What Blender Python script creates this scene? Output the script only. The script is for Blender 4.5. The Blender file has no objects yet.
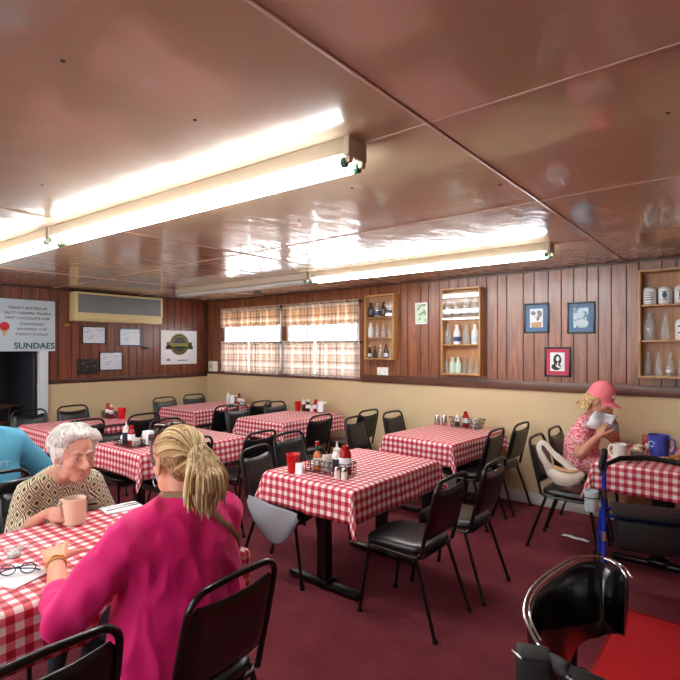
import bpy, bmesh, math, random
from mathutils import Vector, Matrix, noise
random.seed(7)
SC = bpy.context.scene
COL = SC.collection
PI = math.pi
V = Vector

# ------------------------------------------------------------------ mesh building helpers
class MB:
    def __init__(s):
        s.v, s.f, s.m, s.uv = [], [], [], {}
    def add(s, vs, fs, mi=0):
        b = len(s.v)
        s.v.extend(V(p) for p in vs)
        for f in fs:
            s.f.append(tuple(b + i for i in f)); s.m.append(mi)
        return b
    def xf(s, M, start=0):
        for i in range(start, len(s.v)):
            s.v[i] = M @ s.v[i]
        return s
    def box(s, c, d, bev=0.0, rot=None, mi=0, seg=2):
        bm = bmesh.new()
        bmesh.ops.create_cube(bm, size=1.0)
        for v in bm.verts:
            v.co = V((v.co.x * d[0], v.co.y * d[1], v.co.z * d[2]))
        if bev > 0:
            bmesh.ops.bevel(bm, geom=list(bm.edges) + list(bm.verts), offset=min(bev, min(d) * .49), segments=seg, profile=.5, affect='EDGES')
        R = rot if rot is not None else Matrix.Identity(3)
        bm.verts.index_update()
        s.add([R @ v.co + V(c) for v in bm.verts], [[v.index for v in f.verts] for f in bm.faces], mi)
        bm.free(); return s
    def lathe(s, prof, c=(0, 0, 0), seg=20, rot=None, mi=0, sx=1, sy=1):
        vs, fs = [], []
        R = rot if rot is not None else Matrix.Identity(3)
        n = len(prof)
        for k in range(seg):
            a = 2 * PI * k / seg
            for r, z in prof:
                vs.append(R @ V((r * math.cos(a) * sx, r * math.sin(a) * sy, z)) + V(c))
        for k in range(seg):
            k2 = (k + 1) % seg
            for j in range(n - 1):
                fs.append((k * n + j, k2 * n + j, k2 * n + j + 1, k * n + j + 1))
        if prof[0][0] > 1e-5: fs.append([k * n for k in range(seg)][::-1])
        if prof[-1][0] > 1e-5: fs.append([k * n + n - 1 for k in range(seg)])
        s.add(vs, fs, mi); return s
    def tube(s, pts, r, seg=10, cap=True, mi=0, side=None, closed=False, round_cap=False):
        pts = [V(p) for p in pts]
        n = len(pts)
        rr = list(r) if isinstance(r, (list, tuple)) and len(r) == n else [r] * n
        if round_cap:
            def pair(q): return q if isinstance(q, tuple) else (q, q)
            t0 = (pts[0] - pts[1]).normalized(); t1 = (pts[-1] - pts[-2]).normalized()
            pre, prr, post, porr = [], [], [], []
            a0, a1 = pair(rr[0]), pair(rr[-1])
            m0, m1 = min(a0), min(a1)
            for k in (3, 2, 1):
                a = k / 3.0 * PI / 2 * .97
                pre.append(pts[0] + t0 * m0 * math.sin(a)); prr.append((a0[0] * math.cos(a), a0[1] * math.cos(a)))
                post.insert(0, pts[-1] + t1 * m1 * math.sin(a)); porr.insert(0, (a1[0] * math.cos(a), a1[1] * math.cos(a)))
            pts = pre + pts + post; rr = prr + rr + porr; n = len(pts)
        T = []
        for i in range(n):
            if closed: t = pts[(i + 1) % n] - pts[i - 1]
            else: t = pts[min(i + 1, n - 1)] - pts[max(i - 1, 0)]
            T.append(t.normalized() if t.length > 1e-9 else V((0, 0, 1)))
        if side is None:
            h = V((0, 0, 1)) if abs(T[0].z) < .9 else V((1, 0, 0))
            A = T[0].cross(h).normalized()
        else:
            A = V(side)
        vs, fs = [], []
        for i in range(n):
            A = A - T[i] * A.dot(T[i])
            if A.length < 1e-6: A = T[i].orthogonal()
            A.normalize(); B = T[i].cross(A)
            q = rr[i]; ra, rb = (q if isinstance(q, tuple) else (q, q))
            for k in range(seg):
                a = 2 * PI * k / seg
                vs.append(pts[i] + A * (ra * math.cos(a)) + B * (rb * math.sin(a)))
        for i in range(n if closed else n - 1):
            j = (i + 1) % n
            for k in range(seg):
                k2 = (k + 1) % seg
                fs.append((i * seg + k, i * seg + k2, j * seg + k2, j * seg + k))
        if cap and not closed:
            fs.append(list(range(seg))[::-1]); fs.append([(n - 1) * seg + k for k in range(seg)])
        s.add(vs, fs, mi); return s
    def ball(s, c, r, rot=None, u=16, w=10, mi=0):
        if not isinstance(r, (tuple, list)): r = (r, r, r)
        R = rot if rot is not None else Matrix.Identity(3)
        vs, fs = [R @ V((0, 0, r[2])) + V(c)], []
        for i in range(1, w):
            a = PI * i / w
            for k in range(u):
                b = 2 * PI * k / u
                vs.append(R @ V((r[0] * math.sin(a) * math.cos(b), r[1] * math.sin(a) * math.sin(b), r[2] * math.cos(a))) + V(c))
        vs.append(R @ V((0, 0, -r[2])) + V(c)); L = len(vs) - 1
        for k in range(u):
            k2 = (k + 1) % u
            fs.append((0, 1 + k, 1 + k2)); fs.append((L, 1 + (w - 2) * u + k2, 1 + (w - 2) * u + k))
            for i in range(w - 2):
                fs.append((1 + i * u + k, 1 + (i + 1) * u + k, 1 + (i + 1) * u + k2, 1 + i * u + k2))
        s.add(vs, fs, mi); return s
    def mesh(s, name):
        me = bpy.data.meshes.new(name)
        me.from_pydata([tuple(p) for p in s.v], [], s.f)
        if any(s.m):
            me.polygons.foreach_set('material_index', s.m)
        me.validate(); me.update()
        return me
    def build(s, name, mat, parent=None, smooth=True, ang=38, flip=False):
        return link(s.mesh(name), name, mat, parent, smooth, ang)

def link(me, name, mat, parent=None, smooth=True, ang=38, recalc=True):
    if recalc:
        bm = bmesh.new(); bm.from_mesh(me)
        bmesh.ops.recalc_face_normals(bm, faces=bm.faces)
        bm.to_mesh(me); bm.free()
    if smooth:
        me.polygons.foreach_set('use_smooth', [True] * len(me.polygons))
        if ang < 179: me.set_sharp_from_angle(angle=math.radians(ang))
    o = bpy.data.objects.new(name, me)
    COL.objects.link(o)
    for m in (mat if isinstance(mat, (list, tuple)) else [mat]):
        me.materials.append(m)
    if parent is not None: o.parent = parent
    return o

def tag(o, label, cat, group=None, kind=None):
    o['label'] = label; o['category'] = cat
    if group: o['group'] = group
    if kind: o['kind'] = kind
    return o
def thing(name, label, cat, loc=(0, 0, 0), rz=0.0, group=None):
    o = bpy.data.objects.new(name, None); COL.objects.link(o)
    o.empty_display_size = .1
    o.location = loc; o.rotation_euler = (0, 0, rz)
    return tag(o, label, cat, group)
def struct(name, mb, mat, smooth=False, ang=38, label=None):
    o = mb.build(name, mat, None, smooth, ang); o['kind'] = 'structure'
    return o
def dup(root, loc, rz, label, group=None, skip=()):
    r = root.copy(); COL.objects.link(r); r.location = loc; r.rotation_euler = (0, 0, rz)
    r['label'] = label
    if group: r['group'] = group
    for ch in list(root.children):
        if ch.name.split('.')[0] in skip: continue
        c = ch.copy(); COL.objects.link(c); c.parent = r
        for g in list(ch.children):
            d = g.copy(); COL.objects.link(d); d.parent = c
    return r
def fuse(mb, voxel, iters=3, fn=None):
    me = mb.mesh('fuse_tmp')
    o = bpy.data.objects.new('fuse_tmp', me); COL.objects.link(o)
    m = o.modifiers.new('r', 'REMESH'); m.mode = 'VOXEL'; m.voxel_size = voxel
    if iters:
        q = o.modifiers.new('s', 'SMOOTH'); q.factor = .5; q.iterations = iters
    dg = bpy.context.evaluated_depsgraph_get(); dg.update()
    out = bpy.data.meshes.new_from_object(o.evaluated_get(dg))
    bpy.data.objects.remove(o); bpy.data.meshes.remove(me)
    out.materials.clear()
    if fn:
        out.update()
        ns = [v.normal.copy() for v in out.vertices]
        for v, nn in zip(out.vertices, ns):
            v.co = fn(v.co.copy(), nn)
    return out
def text_mesh(body, size, name, mat, parent, M, align='CENTER', extr=.0015, bold=0.0, sx=1.0):
    c = bpy.data.curves.new('txt', 'FONT'); c.body = body; c.size = size; c.align_x = align; c.extrude = extr; c.offset = bold
    c.resolution_u = 3
    o = bpy.data.objects.new('txt', c); COL.objects.link(o)
    dg = bpy.context.evaluated_depsgraph_get(); dg.update()
    me = bpy.data.meshes.new_from_object(o.evaluated_get(dg))
    bpy.data.objects.remove(o); bpy.data.curves.remove(c)
    me.materials.clear()
    me.transform(M @ Matrix.Diagonal((sx, 1, 1, 1)))
    return link(me, name, mat, parent, False, recalc=False)
def Rz(a): return Matrix.Rotation(a, 3, 'Z')
def Rx(a): return Matrix.Rotation(a, 3, 'X')
def Ry(a): return Matrix.Rotation(a, 3, 'Y')

# ------------------------------------------------------------------ materials
def lin(r, g, b):
    f = lambda c: (c / 255 / 12.92) if c / 255 <= .04045 else ((c / 255 + .055) / 1.055) ** 2.4
    return (f(r), f(g), f(b), 1)
def new_mat(name):
    m = bpy.data.materials.new(name); m.use_nodes = True
    nt = m.node_tree; p = nt.nodes['Principled BSDF']
    return m, nt, p
def N(nt, t, **kw):
    n = nt.nodes.new(t)
    for k, v in kw.items():
        if k.startswith('i_'):
            key = k[2:]; key = int(key) if key.isdigit() else key
            n.inputs[key].default_value = v
        else: setattr(n, k, v)
    return n
def plain(name, col, rough=.5, metal=0, spec=.5, bump=0, bscale=60, var=0, vscale=8, coat=0, trans=0, sheen=0, ior=None):
    m, nt, p = new_mat(name)
    p.inputs['Base Color'].default_value = col; p.inputs['Roughness'].default_value = rough
    p.inputs['Metallic'].default_value = metal; p.inputs['Specular IOR Level'].default_value = spec
    p.inputs['Coat Weight'].default_value = coat; p.inputs['Coat Roughness'].default_value = .08
    p.inputs['Transmission Weight'].default_value = trans
    p.inputs['Sheen Weight'].default_value = sheen
    if ior: p.inputs['IOR'].default_value = ior
    tc = None
    if bump or var:
        tc = N(nt, 'ShaderNodeTexCoord')
    if var:
        no = N(nt, 'ShaderNodeTexNoise', i_Scale=vscale, i_Detail=4.0)
        nt.links.new(tc.outputs['Object'], no.inputs['Vector'])
        mx = N(nt, 'ShaderNodeMix', data_type='RGBA')
        mx.inputs[6].default_value = tuple(c * (1 - var) for c in col[:3]) + (1,)
        mx.inputs[7].default_value = tuple(min(1, c * (1 + var)) for c in col[:3]) + (1,)
        nt.links.new(no.outputs['Fac'], mx.inputs[0]); nt.links.new(mx.outputs[2], p.inputs['Base Color'])
    if bump:
        nb = N(nt, 'ShaderNodeTexNoise', i_Scale=bscale, i_Detail=3.0)
        nt.links.new(tc.outputs['Object'], nb.inputs['Vector'])
        b = N(nt, 'ShaderNodeBump', i_Strength=bump, i_Distance=.01)
        nt.links.new(nb.outputs['Fac'], b.inputs['Height']); nt.links.new(b.outputs[0], p.inputs['Normal'])
    return m
def emit(name, col, st):
    m, nt, p = new_mat(name)
    p.inputs['Base Color'].default_value = (.9, .9, .9, 1)
    p.inputs['Emission Color'].default_value = col; p.inputs['Emission Strength'].default_value = st
    return m
def ramp(nt, stops, interp='LINEAR'):
    r = N(nt, 'ShaderNodeValToRGB'); cr = r.color_ramp; cr.interpolation = interp
    while len(cr.elements) < len(stops): cr.elements.new(.5)
    for e, (pos, c) in zip(cr.elements, stops):
        e.position = pos; e.color = c if len(c) == 4 else (*c, 1)
    return r
def mth(nt, op, a, b=None):
    n = N(nt, 'ShaderNodeMath', operation=op)
    for i, x in enumerate((a, b)):
        if x is None: continue
        if isinstance(x, (int, float)): n.inputs[i].default_value = x
        else: nt.links.new(x, n.inputs[i])
    return n.outputs[0]

def wood(name, dark, light, axis='Z', rough=.32, scale=1.0, coat=.3):
    m, nt, p = new_mat(name)
    tc = N(nt, 'ShaderNodeTexCoord'); mp = N(nt, 'ShaderNodeMapping')
    s = {'X': (.8, 9, 9), 'Y': (9, .8, 9), 'Z': (9, 9, .8)}[axis]
    mp.inputs['Scale'].default_value = tuple(a * scale for a in s)
    nt.links.new(tc.outputs['Object'], mp.inputs['Vector'])
    no = N(nt, 'ShaderNodeTexNoise', i_Scale=1.6, i_Detail=8.0, i_Roughness=.62, i_Distortion=.9)
    nt.links.new(mp.outputs[0], no.inputs['Vector'])
    n2 = N(nt, 'ShaderNodeTexNoise', i_Scale=7.0, i_Detail=5.0, i_Roughness=.7)
    nt.links.new(mp.outputs[0], n2.inputs['Vector'])
    mixf = mth(nt, 'ADD', mth(nt, 'MULTIPLY', no.outputs['Fac'], .65), mth(nt, 'MULTIPLY', n2.outputs['Fac'], .35))
    r = ramp(nt, [(.30, dark), (.52, tuple((a + b) / 2 for a, b in zip(dark, light))), (.70, light)])
    nt.links.new(mixf, r.inputs[0]); nt.links.new(r.outputs[0], p.inputs['Base Color'])
    p.inputs['Roughness'].default_value = rough; p.inputs['Coat Weight'].default_value = coat; p.inputs['Coat Roughness'].default_value = .22
    b = N(nt, 'ShaderNodeBump', i_Strength=.12, i_Distance=.004)
    nt.links.new(n2.outputs['Fac'], b.inputs['Height']); nt.links.new(b.outputs[0], p.inputs['Normal'])
    return m
def gingham(name, period, red, pink, white, use_obj=False, rough=.55):
    m, nt, p = new_mat(name)
    tc = N(nt, 'ShaderNodeTexCoord'); sp = N(nt, 'ShaderNodeSeparateXYZ')
    nt.links.new(tc.outputs['Object' if use_obj else 'UV'], sp.inputs[0])
    st = []
    for k in ((1, 2) if use_obj else (0, 1)):
        f = mth(nt, 'FRACT', mth(nt, 'MULTIPLY', sp.outputs[k], 1 / period))
        st.append(mth(nt, 'LESS_THAN', f, .5))
    h = mth(nt, 'MULTIPLY', mth(nt, 'ADD', st[0], st[1]), .5)
    r = ramp(nt, [(0, white), (.25, pink), (.75, red)], 'CONSTANT')
    nt.links.new(h, r.inputs[0])
    nt.links.new(r.outputs[0], p.inputs['Base Color'])
    no = N(nt, 'ShaderNodeTexNoise', i_Scale=900.0, i_Detail=1.0); nt.links.new(tc.outputs['UV'], no.inputs['Vector'])
    b = N(nt, 'ShaderNodeBump', i_Strength=.15, i_Distance=.001)
    nt.links.new(no.outputs['Fac'], b.inputs['Height']); nt.links.new(b.outputs[0], p.inputs['Normal'])
    p.inputs['Roughness'].default_value = rough
    return m
def plaid(name, wear, cols):
    m, nt, p = new_mat(name)
    tc = N(nt, 'ShaderNodeTexCoord'); sp = N(nt, 'ShaderNodeSeparateXYZ')
    nt.links.new(tc.outputs['UV'], sp.inputs[0])
    cw, cb, co, cc = cols
    outs = []
    for k, per, off in ((0, .17, 0), (1, .19, .33 + wear)):
        f = mth(nt, 'FRACT', mth(nt, 'ADD', mth(nt, 'MULTIPLY', sp.outputs[k], 1 / per), off))
        r = ramp(nt, [(0, cw), (.10, cc), (.26, cb), (.40, cc), (.52, co), (.66, cc), (.78, cb), (.84, cc), (.94, cw)], 'CONSTANT')
        nt.links.new(f, r.inputs[0]); outs.append(r)
    mx = N(nt, 'ShaderNodeMix', data_type='RGBA'); mx.inputs[0].default_value = .5
    nt.links.new(outs[0].outputs[0], mx.inputs[6]); nt.links.new(outs[1].outputs[0], mx.inputs[7])
    nt.links.new(mx.outputs[2], p.inputs['Base Color']); p.inputs['Roughness'].default_value = .8
    tr = N(nt, 'ShaderNodeBsdfTranslucent'); nt.links.new(mx.outputs[2], tr.inputs['Color'])
    ms = N(nt, 'ShaderNodeMixShader'); ms.inputs[0].default_value = .34
    nt.links.new(p.outputs[0], ms.inputs[1]); nt.links.new(tr.outputs[0], ms.inputs[2])
    nt.links.new(ms.outputs[0], nt.nodes['Material Output'].inputs['Surface'])
    return m
def pane_glass(name, tint=(1, 1, 1, 1), body=0.0):
    m, nt, p = new_mat(name)
    t = N(nt, 'ShaderNodeBsdfTransparent'); t.inputs[0].default_value = tint
    g = N(nt, 'ShaderNodeBsdfGlossy'); g.inputs['Roughness'].default_value = .02
    lw = N(nt, 'ShaderNodeLayerWeight'); lw.inputs[0].default_value = .5
    fc = mth(nt, 'ADD', mth(nt, 'MULTIPLY', mth(nt, 'POWER', lw.outputs['Facing'], 5.0), .9), .05)
    ms = N(nt, 'ShaderNodeMixShader')
    nt.links.new(fc, ms.inputs[0]); nt.links.new(t.outputs[0], ms.inputs[1]); nt.links.new(g.outputs[0], ms.inputs[2])
    out = ms.outputs[0]
    if body:
        p.inputs['Base Color'].default_value = (.86, .9, .9, 1); p.inputs['Roughness'].default_value = .08
        m2 = N(nt, 'ShaderNodeMixShader'); m2.inputs[0].default_value = body
        nt.links.new(out, m2.inputs[1]); nt.links.new(p.outputs[0], m2.inputs[2]); out = m2.outputs[0]
    nt.links.new(out, nt.nodes['Material Output'].inputs['Surface'])
    return m

def carpet_mat():
    m, nt, p = new_mat('carpet')
    tc = N(nt, 'ShaderNodeTexCoord')
    a = N(nt, 'ShaderNodeTexNoise', i_Scale=160.0, i_Detail=3.0); b = N(nt, 'ShaderNodeTexNoise', i_Scale=2.2, i_Detail=5.0)
    for q in (a, b): nt.links.new(tc.outputs['Object'], q.inputs['Vector'])
    f = mth(nt, 'ADD', mth(nt, 'MULTIPLY', a.outputs['Fac'], .7), mth(nt, 'MULTIPLY', b.outputs['Fac'], .3))
    r = ramp(nt, [(.3, lin(78, 30, 38)), (.5, lin(118, 50, 60)), (.7, lin(164, 88, 98))])
    nt.links.new(f, r.inputs[0]); nt.links.new(r.outputs[0], p.inputs['Base Color'])
    p.inputs['Roughness'].default_value = .95; p.inputs['Specular IOR Level'].default_value = .15
    bp = N(nt, 'ShaderNodeBump', i_Strength=.5, i_Distance=.006)
    nt.links.new(a.outputs['Fac'], bp.inputs['Height']); nt.links.new(bp.outputs[0], p.inputs['Normal'])
    return m
def ceiling_mat():
    m, nt, p = new_mat('ceiling_laminate')
    tc = N(nt, 'ShaderNodeTexCoord')
    mp = N(nt, 'ShaderNodeMapping'); mp.inputs['Scale'].default_value = (1.0, .55, 1)
    nt.links.new(tc.outputs['Object'], mp.inputs['Vector'])
    a = N(nt, 'ShaderNodeTexNoise', i_Scale=1.3, i_Detail=2.0); nt.links.new(tc.outputs['Object'], a.inputs['Vector'])
    r = ramp(nt, [(.3, lin(200, 174, 144)), (.7, lin(214, 188, 158))])
    nt.links.new(a.outputs['Fac'], r.inputs[0]); nt.links.new(r.outputs[0], p.inputs['Base Color'])
    p.inputs['Roughness'].default_value = .2; p.inputs['Specular IOR Level'].default_value = .6
    p.inputs['Coat Weight'].default_value = .7; p.inputs['Coat Roughness'].default_value = .05
    w = N(nt, 'ShaderNodeTexNoise', i_Scale=6.5, i_Detail=1.5, i_Roughness=.45); nt.links.new(mp.outputs[0], w.inputs['Vector'])
    # the sheets further from the entrance are more buckled than the near one
    sp = N(nt, 'ShaderNodeSeparateXYZ'); nt.links.new(tc.outputs['Object'], sp.inputs[0])
    mr = N(nt, 'ShaderNodeMapRange'); mr.inputs[1].default_value = 1.6; mr.inputs[2].default_value = 3.0; nt.links.new(sp.outputs[1], mr.inputs[0])
    w2 = N(nt, 'ShaderNodeTexNoise', i_Scale=11.0, i_Detail=2.0, i_Roughness=.5); nt.links.new(mp.outputs[0], w2.inputs['Vector'])
    hgt = mth(nt, 'ADD', w.outputs['Fac'], mth(nt, 'MULTIPLY', mth(nt, 'MULTIPLY', w2.outputs['Fac'], mr.outputs[0]), 1.5))
    bp = N(nt, 'ShaderNodeBump', i_Strength=.30, i_Distance=.012)
    nt.links.new(hgt, bp.inputs['Height']); nt.links.new(bp.outputs[0], p.inputs['Normal']); nt.links.new(bp.outputs[0], p.inputs['Coat Normal'])
    return m
def diamond_mat():
    m, nt, p = new_mat('diamond_knit')
    tc = N(nt, 'ShaderNodeTexCoord'); sp = N(nt, 'ShaderNodeSeparateXYZ'); nt.links.new(tc.outputs['Object'], sp.inputs[0])
    a0 = mth(nt, 'MULTIPLY', mth(nt, 'SUBTRACT', mth(nt, 'ABSOLUTE', sp.outputs[1]), mth(nt, 'MULTIPLY', sp.outputs[0], .8)), 1 / .062); b0 = mth(nt, 'MULTIPLY', sp.outputs[2], 1 / .078)
    d = []
    for q in (mth(nt, 'ADD', a0, b0), mth(nt, 'SUBTRACT', a0, b0)):
        f = mth(nt, 'FRACT', q); d.append(mth(nt, 'ABSOLUTE', mth(nt, 'SUBTRACT', f, .5)))
    mxd = mth(nt, 'MAXIMUM', d[0], d[1])
    r = ramp(nt, [(0, lin(70, 62, 46)), (.14, lin(196, 178, 136)), (.25, lin(232, 222, 198)), (.34, lin(52, 52, 44)), (.41, lin(120, 104, 72)), (.455, lin(236, 228, 206))], 'CONSTANT')
    nt.links.new(mxd, r.inputs[0]); nt.links.new(r.outputs[0], p.inputs['Base Color']); p.inputs['Roughness'].default_value = .85
    return m
def floral_mat():
    m, nt, p = new_mat('pink_floral_cotton')
    tc = N(nt, 'ShaderNodeTexCoord')
    v = N(nt, 'ShaderNodeTexVoronoi', i_Scale=58.0); nt.links.new(tc.outputs['Object'], v.inputs['Vector'])
    r = ramp(nt, [(0, lin(250, 225, 225)), (.40, lin(250, 214, 214)), (.50, lin(240, 128, 142)), (.8, lin(230, 98, 118))])
    nt.links.new(v.outputs['Distance'], r.inputs[0]); nt.links.new(r.outputs[0], p.inputs['Base Color']); p.inputs['Roughness'].default_value = .8
    return m
def hair_mat(name, dark, mid, light, scale=(40, 40, 6)):
    m, nt, p = new_mat(name)
    tc = N(nt, 'ShaderNodeTexCoord'); mp = N(nt, 'ShaderNodeMapping'); mp.inputs['Scale'].default_value = scale
    nt.links.new(tc.outputs['Object'], mp.inputs['Vector'])
    a = N(nt, 'ShaderNodeTexNoise', i_Scale=2.2, i_Detail=5.0); nt.links.new(mp.outputs[0], a.inputs['Vector'])
    r = ramp(nt, [(.32, dark), (.5, mid), (.66, light)]); nt.links.new(a.outputs['Fac'], r.inputs[0])
    nt.links.new(r.outputs[0], p.inputs['Base Color']); p.inputs['Roughness'].default_value = .45
    return m
def strand_mat(name, stops, rough=.4):
    m, nt, p = new_mat(name)
    g = N(nt, 'ShaderNodeNewGeometry'); r = ramp(nt, stops)
    nt.links.new(g.outputs['Random Per Island'], r.inputs[0]); nt.links.new(r.outputs[0], p.inputs['Base Color'])
    p.inputs['Roughness'].default_value = rough; p.inputs['Specular IOR Level'].default_value = .4
    return m
def stroke_mat(name, bg, fg, scale, lo=.5):
    m, nt, p = new_mat(name)
    tc = N(nt, 'ShaderNodeTexCoord'); mp = N(nt, 'ShaderNodeMapping'); mp.inputs['Scale'].default_value = scale
    nt.links.new(tc.outputs['Object'], mp.inputs['Vector'])
    a = N(nt, 'ShaderNodeTexNoise', i_Scale=1.0, i_Detail=3.0); nt.links.new(mp.outputs[0], a.inputs['Vector'])
    r = ramp(nt, [(lo, bg), (lo + .06, fg)]); nt.links.new(a.outputs['Fac'], r.inputs[0])
    nt.links.new(r.outputs[0], p.inputs['Base Color']); p.inputs['Roughness'].default_value = .25
    return m

M = {}
M['carpet'] = carpet_mat(); M['ceiling'] = ceiling_mat()
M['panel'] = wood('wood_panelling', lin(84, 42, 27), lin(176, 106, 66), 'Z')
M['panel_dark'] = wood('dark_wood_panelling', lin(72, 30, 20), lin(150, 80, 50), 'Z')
M['groove'] = plain('panel_groove', lin(56, 27, 18), .6)
M['rail'] = wood('rail_board', lin(58, 28, 20), lin(122, 78, 58), 'X', .45)
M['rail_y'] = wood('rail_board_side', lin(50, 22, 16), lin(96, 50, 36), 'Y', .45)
M['beige'] = plain('beige_paint', lin(214, 190, 150), .6, var=.05, vscale=2, bump=.05, bscale=40)
M['white_paint'] = plain('white_paint', lin(214, 222, 228), .4)
M['skirt'] = plain('skirting_paint', lin(206, 204, 200), .5, var=.06)
M['batten'] = plain('cream_batten', lin(206, 168, 148), .35)
M['screw'] = plain('dark_screw', lin(50, 30, 26), .4)
M['door_dark'] = plain('dark_doorway', lin(44, 48, 56), .5, var=.2, vscale=3)
M['oak'] = wood('honey_oak', lin(160, 106, 54), lin(222, 170, 104), 'Z', .4)
M['oak_back'] = wood('case_back_wood', lin(150, 96, 54), lin(214, 154, 96), 'Z', .5)
M['chair_wood'] = wood('old_chair_wood', lin(70, 38, 20), lin(128, 78, 46), 'Z', .5)
M['ging'] = gingham('red_gingham', .054, lin(176, 18, 44), lin(226, 112, 126), lin(246, 238, 234))
M['ging_bag'] = gingham('gingham_bag_cloth', .03, lin(190, 20, 40), lin(226, 110, 120), lin(246, 236, 230), True)
M['plaid'] = plaid('plaid_curtain', 0, (lin(255, 252, 250), lin(176, 146, 130), lin(222, 200, 180), lin(232, 220, 210)))
M['plaid2'] = plaid('plaid_valance', .25, (lin(252, 244, 234), lin(160, 122, 98), lin(220, 172, 124), lin(218, 196, 172)))
M['vinyl'] = plain('black_vinyl', lin(17, 23, 26), .28, spec=.6, bump=.06, bscale=220)
M['black_metal'] = plain('black_metal', lin(9, 9, 10), .28, spec=.6)
M['rubber'] = plain('black_rubber', lin(11, 11, 12), .7)
M['chrome'] = plain('chrome', lin(210, 212, 215), .12, metal=1)
M['steel'] = plain('steel', lin(190, 192, 196), .25, metal=1)
M['black_top'] = plain('table_top_laminate', lin(60, 48, 40), .5)
M['fix'] = plain('fixture_enamel', lin(208, 194, 168), .4)
M['socket'] = plain('green_lampholder', lin(70, 128, 100), .4)
M['tube'] = emit('lit_tube', (.90, .96, 1, 1), 15.0)
M['tube_off'] = plain('unlit_tube', lin(226, 226, 222), .25)
M['ac'] = plain('cream_plastic', lin(222, 204, 150), .4)
M['ac_grille'] = plain('grey_grille', lin(128, 134, 136), .5)
M['paper'] = plain('white_paper', lin(238, 240, 244), .6)
M['paper_blue'] = stroke_mat('certificate_print', lin(226, 234, 244), lin(186, 202, 226), (9, 9, 34), .54)
M['sign_bg'] = plain('sign_board', lin(196, 214, 222), .45, var=.02)
M['teal_ink'] = plain('teal_ink', lin(24, 92, 96), .5)
M['grey_ink'] = plain('grey_ink', lin(78, 86, 96), .5)
M['red_ink'] = plain('red_ink', lin(200, 40, 62), .5)
M['cone_ink'] = plain('cone_ink', lin(206, 160, 110), .5)
M['black_frame'] = plain('black_frame', lin(24, 20, 22), .35)
M['blue_mat'] = plain('blue_mat_board', lin(78, 112, 150), .5)
M['red_mat'] = plain('red_mat_board', lin(196, 44, 74), .5)
M['pict1'] = stroke_mat('cow_print', lin(232, 236, 232), lin(60, 74, 84), (26, 26, 26), .54)
M['pict2'] = stroke_mat('portrait_print', lin(176, 212, 222), lin(60, 110, 130), (20, 20, 20), .5)
M['green_print'] = stroke_mat('green_print', lin(206, 224, 190), lin(120, 158, 110), (24, 24, 24), .5)
M['dark_photo'] = stroke_mat('dark_photo', lin(44, 38, 42), lin(130, 120, 112), (14, 14, 34), .58)
M['ink'] = plain('black_ink', lin(34, 34, 38), .5)
M['gold_ink'] = plain('gold_ink', lin(196, 184, 60), .5)
M['badge'] = plain('badge_ink', lin(52, 46, 30), .5)
M['glass'] = pane_glass('window_glass')
M['bottle'] = pane_glass('clear_bottle_glass', (.93, .95, .95, 1), .22)
M['milk'] = plain('white_ceramic', lin(240, 240, 238), .25)
M['milk_pale'] = plain('pale_green_glass', lin(216, 236, 220), .2)
M['bottle_brown'] = plain('brown_glass', lin(52, 30, 20), .12)
M['blue_ink'] = plain('blue_ink', lin(56, 84, 130), .5)
M['red_plastic'] = plain('red_plastic', lin(206, 14, 26), .28, bump=.08, bscale=160)
M['ketchup'] = plain('ketchup_red', lin(164, 16, 22), .25)
M['white_plastic'] = plain('white_plastic', lin(236, 234, 230), .35)
M['dark_sauce'] = plain('dark_sauce', lin(52, 54, 66), .3)
M['green_plastic'] = plain('green_label', lin(30, 96, 54), .35)
M['sauce'] = plain('chili_sauce', lin(214, 120, 80), .25)
M['sugar'] = plain('sugar_packets', lin(228, 222, 214), .6, var=.2, vscale=60)
M['mug'] = plain('cream_mug', lin(228, 196, 172), .3)
M['white_mug'] = plain('white_mug', lin(236, 232, 222), .25)
M['skin_old'] = plain('aged_skin', lin(206, 152, 130), .5, var=.14, vscale=26, bump=.3, bscale=90)
M['skin'] = plain('tanned_skin', lin(226, 160, 132), .48, var=.06, vscale=16)
M['skin_fair'] = plain('fair_skin', lin(208, 146, 118), .5, var=.06, vscale=16)
M['lip'] = plain('lip', lin(164, 98, 88), .45)
M['eye_white'] = plain('eye_white', lin(226, 218, 210), .2)
M['iris'] = plain('iris', lin(60, 66, 74), .15)
M['white_hair'] = hair_mat('white_hair', lin(186, 180, 172), lin(226, 222, 214), lin(250, 248, 242), (26, 26, 26))
M['blonde'] = hair_mat('blonde_hair', lin(120, 84, 50), lin(204, 166, 112), lin(244, 222, 170), (60, 60, 10))
M['blonde_dark'] = hair_mat('blonde_root_hair', lin(84, 58, 40), lin(150, 112, 74), lin(206, 170, 118), (60, 60, 10))
M['strand_blonde'] = strand_mat('blonde_strands', [(0, lin(120, 86, 54)), (.3, lin(190, 152, 102)), (.6, lin(228, 198, 144)), (1, lin(252, 238, 200))])
M['strand_white'] = strand_mat('white_strands', [(0, lin(196, 190, 182)), (.4, lin(226, 222, 216)), (1, lin(252, 250, 246))])
M['magenta'] = plain('magenta_knit', lin(232, 6, 120), .75, var=.05, vscale=5, bump=.12, bscale=160, sheen=.15)
M['blue_shirt'] = plain('sky_blue_cotton', lin(86, 164, 196), .8, var=.08, vscale=7)
M['jeans'] = plain('dark_trousers', lin(38, 42, 56), .8)
M['diamond'] = diamond_mat(); M['floral'] = floral_mat()
M['cap'] = plain('coral_cap', lin(252, 132, 146), .7, bump=.05, bscale=120)
M['tan_strap'] = plain('tan_webbing', lin(150, 118, 88), .7, bump=.1, bscale=200)
M['tan'] = plain('tan_lining', lin(206, 160, 112), .6)
M['cream_bag'] = plain('cream_leather', lin(226, 216, 200), .45, bump=.05, bscale=40)
M['tort'] = plain('tortoiseshell', lin(74, 44, 30), .2, var=.5, vscale=60)
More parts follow.
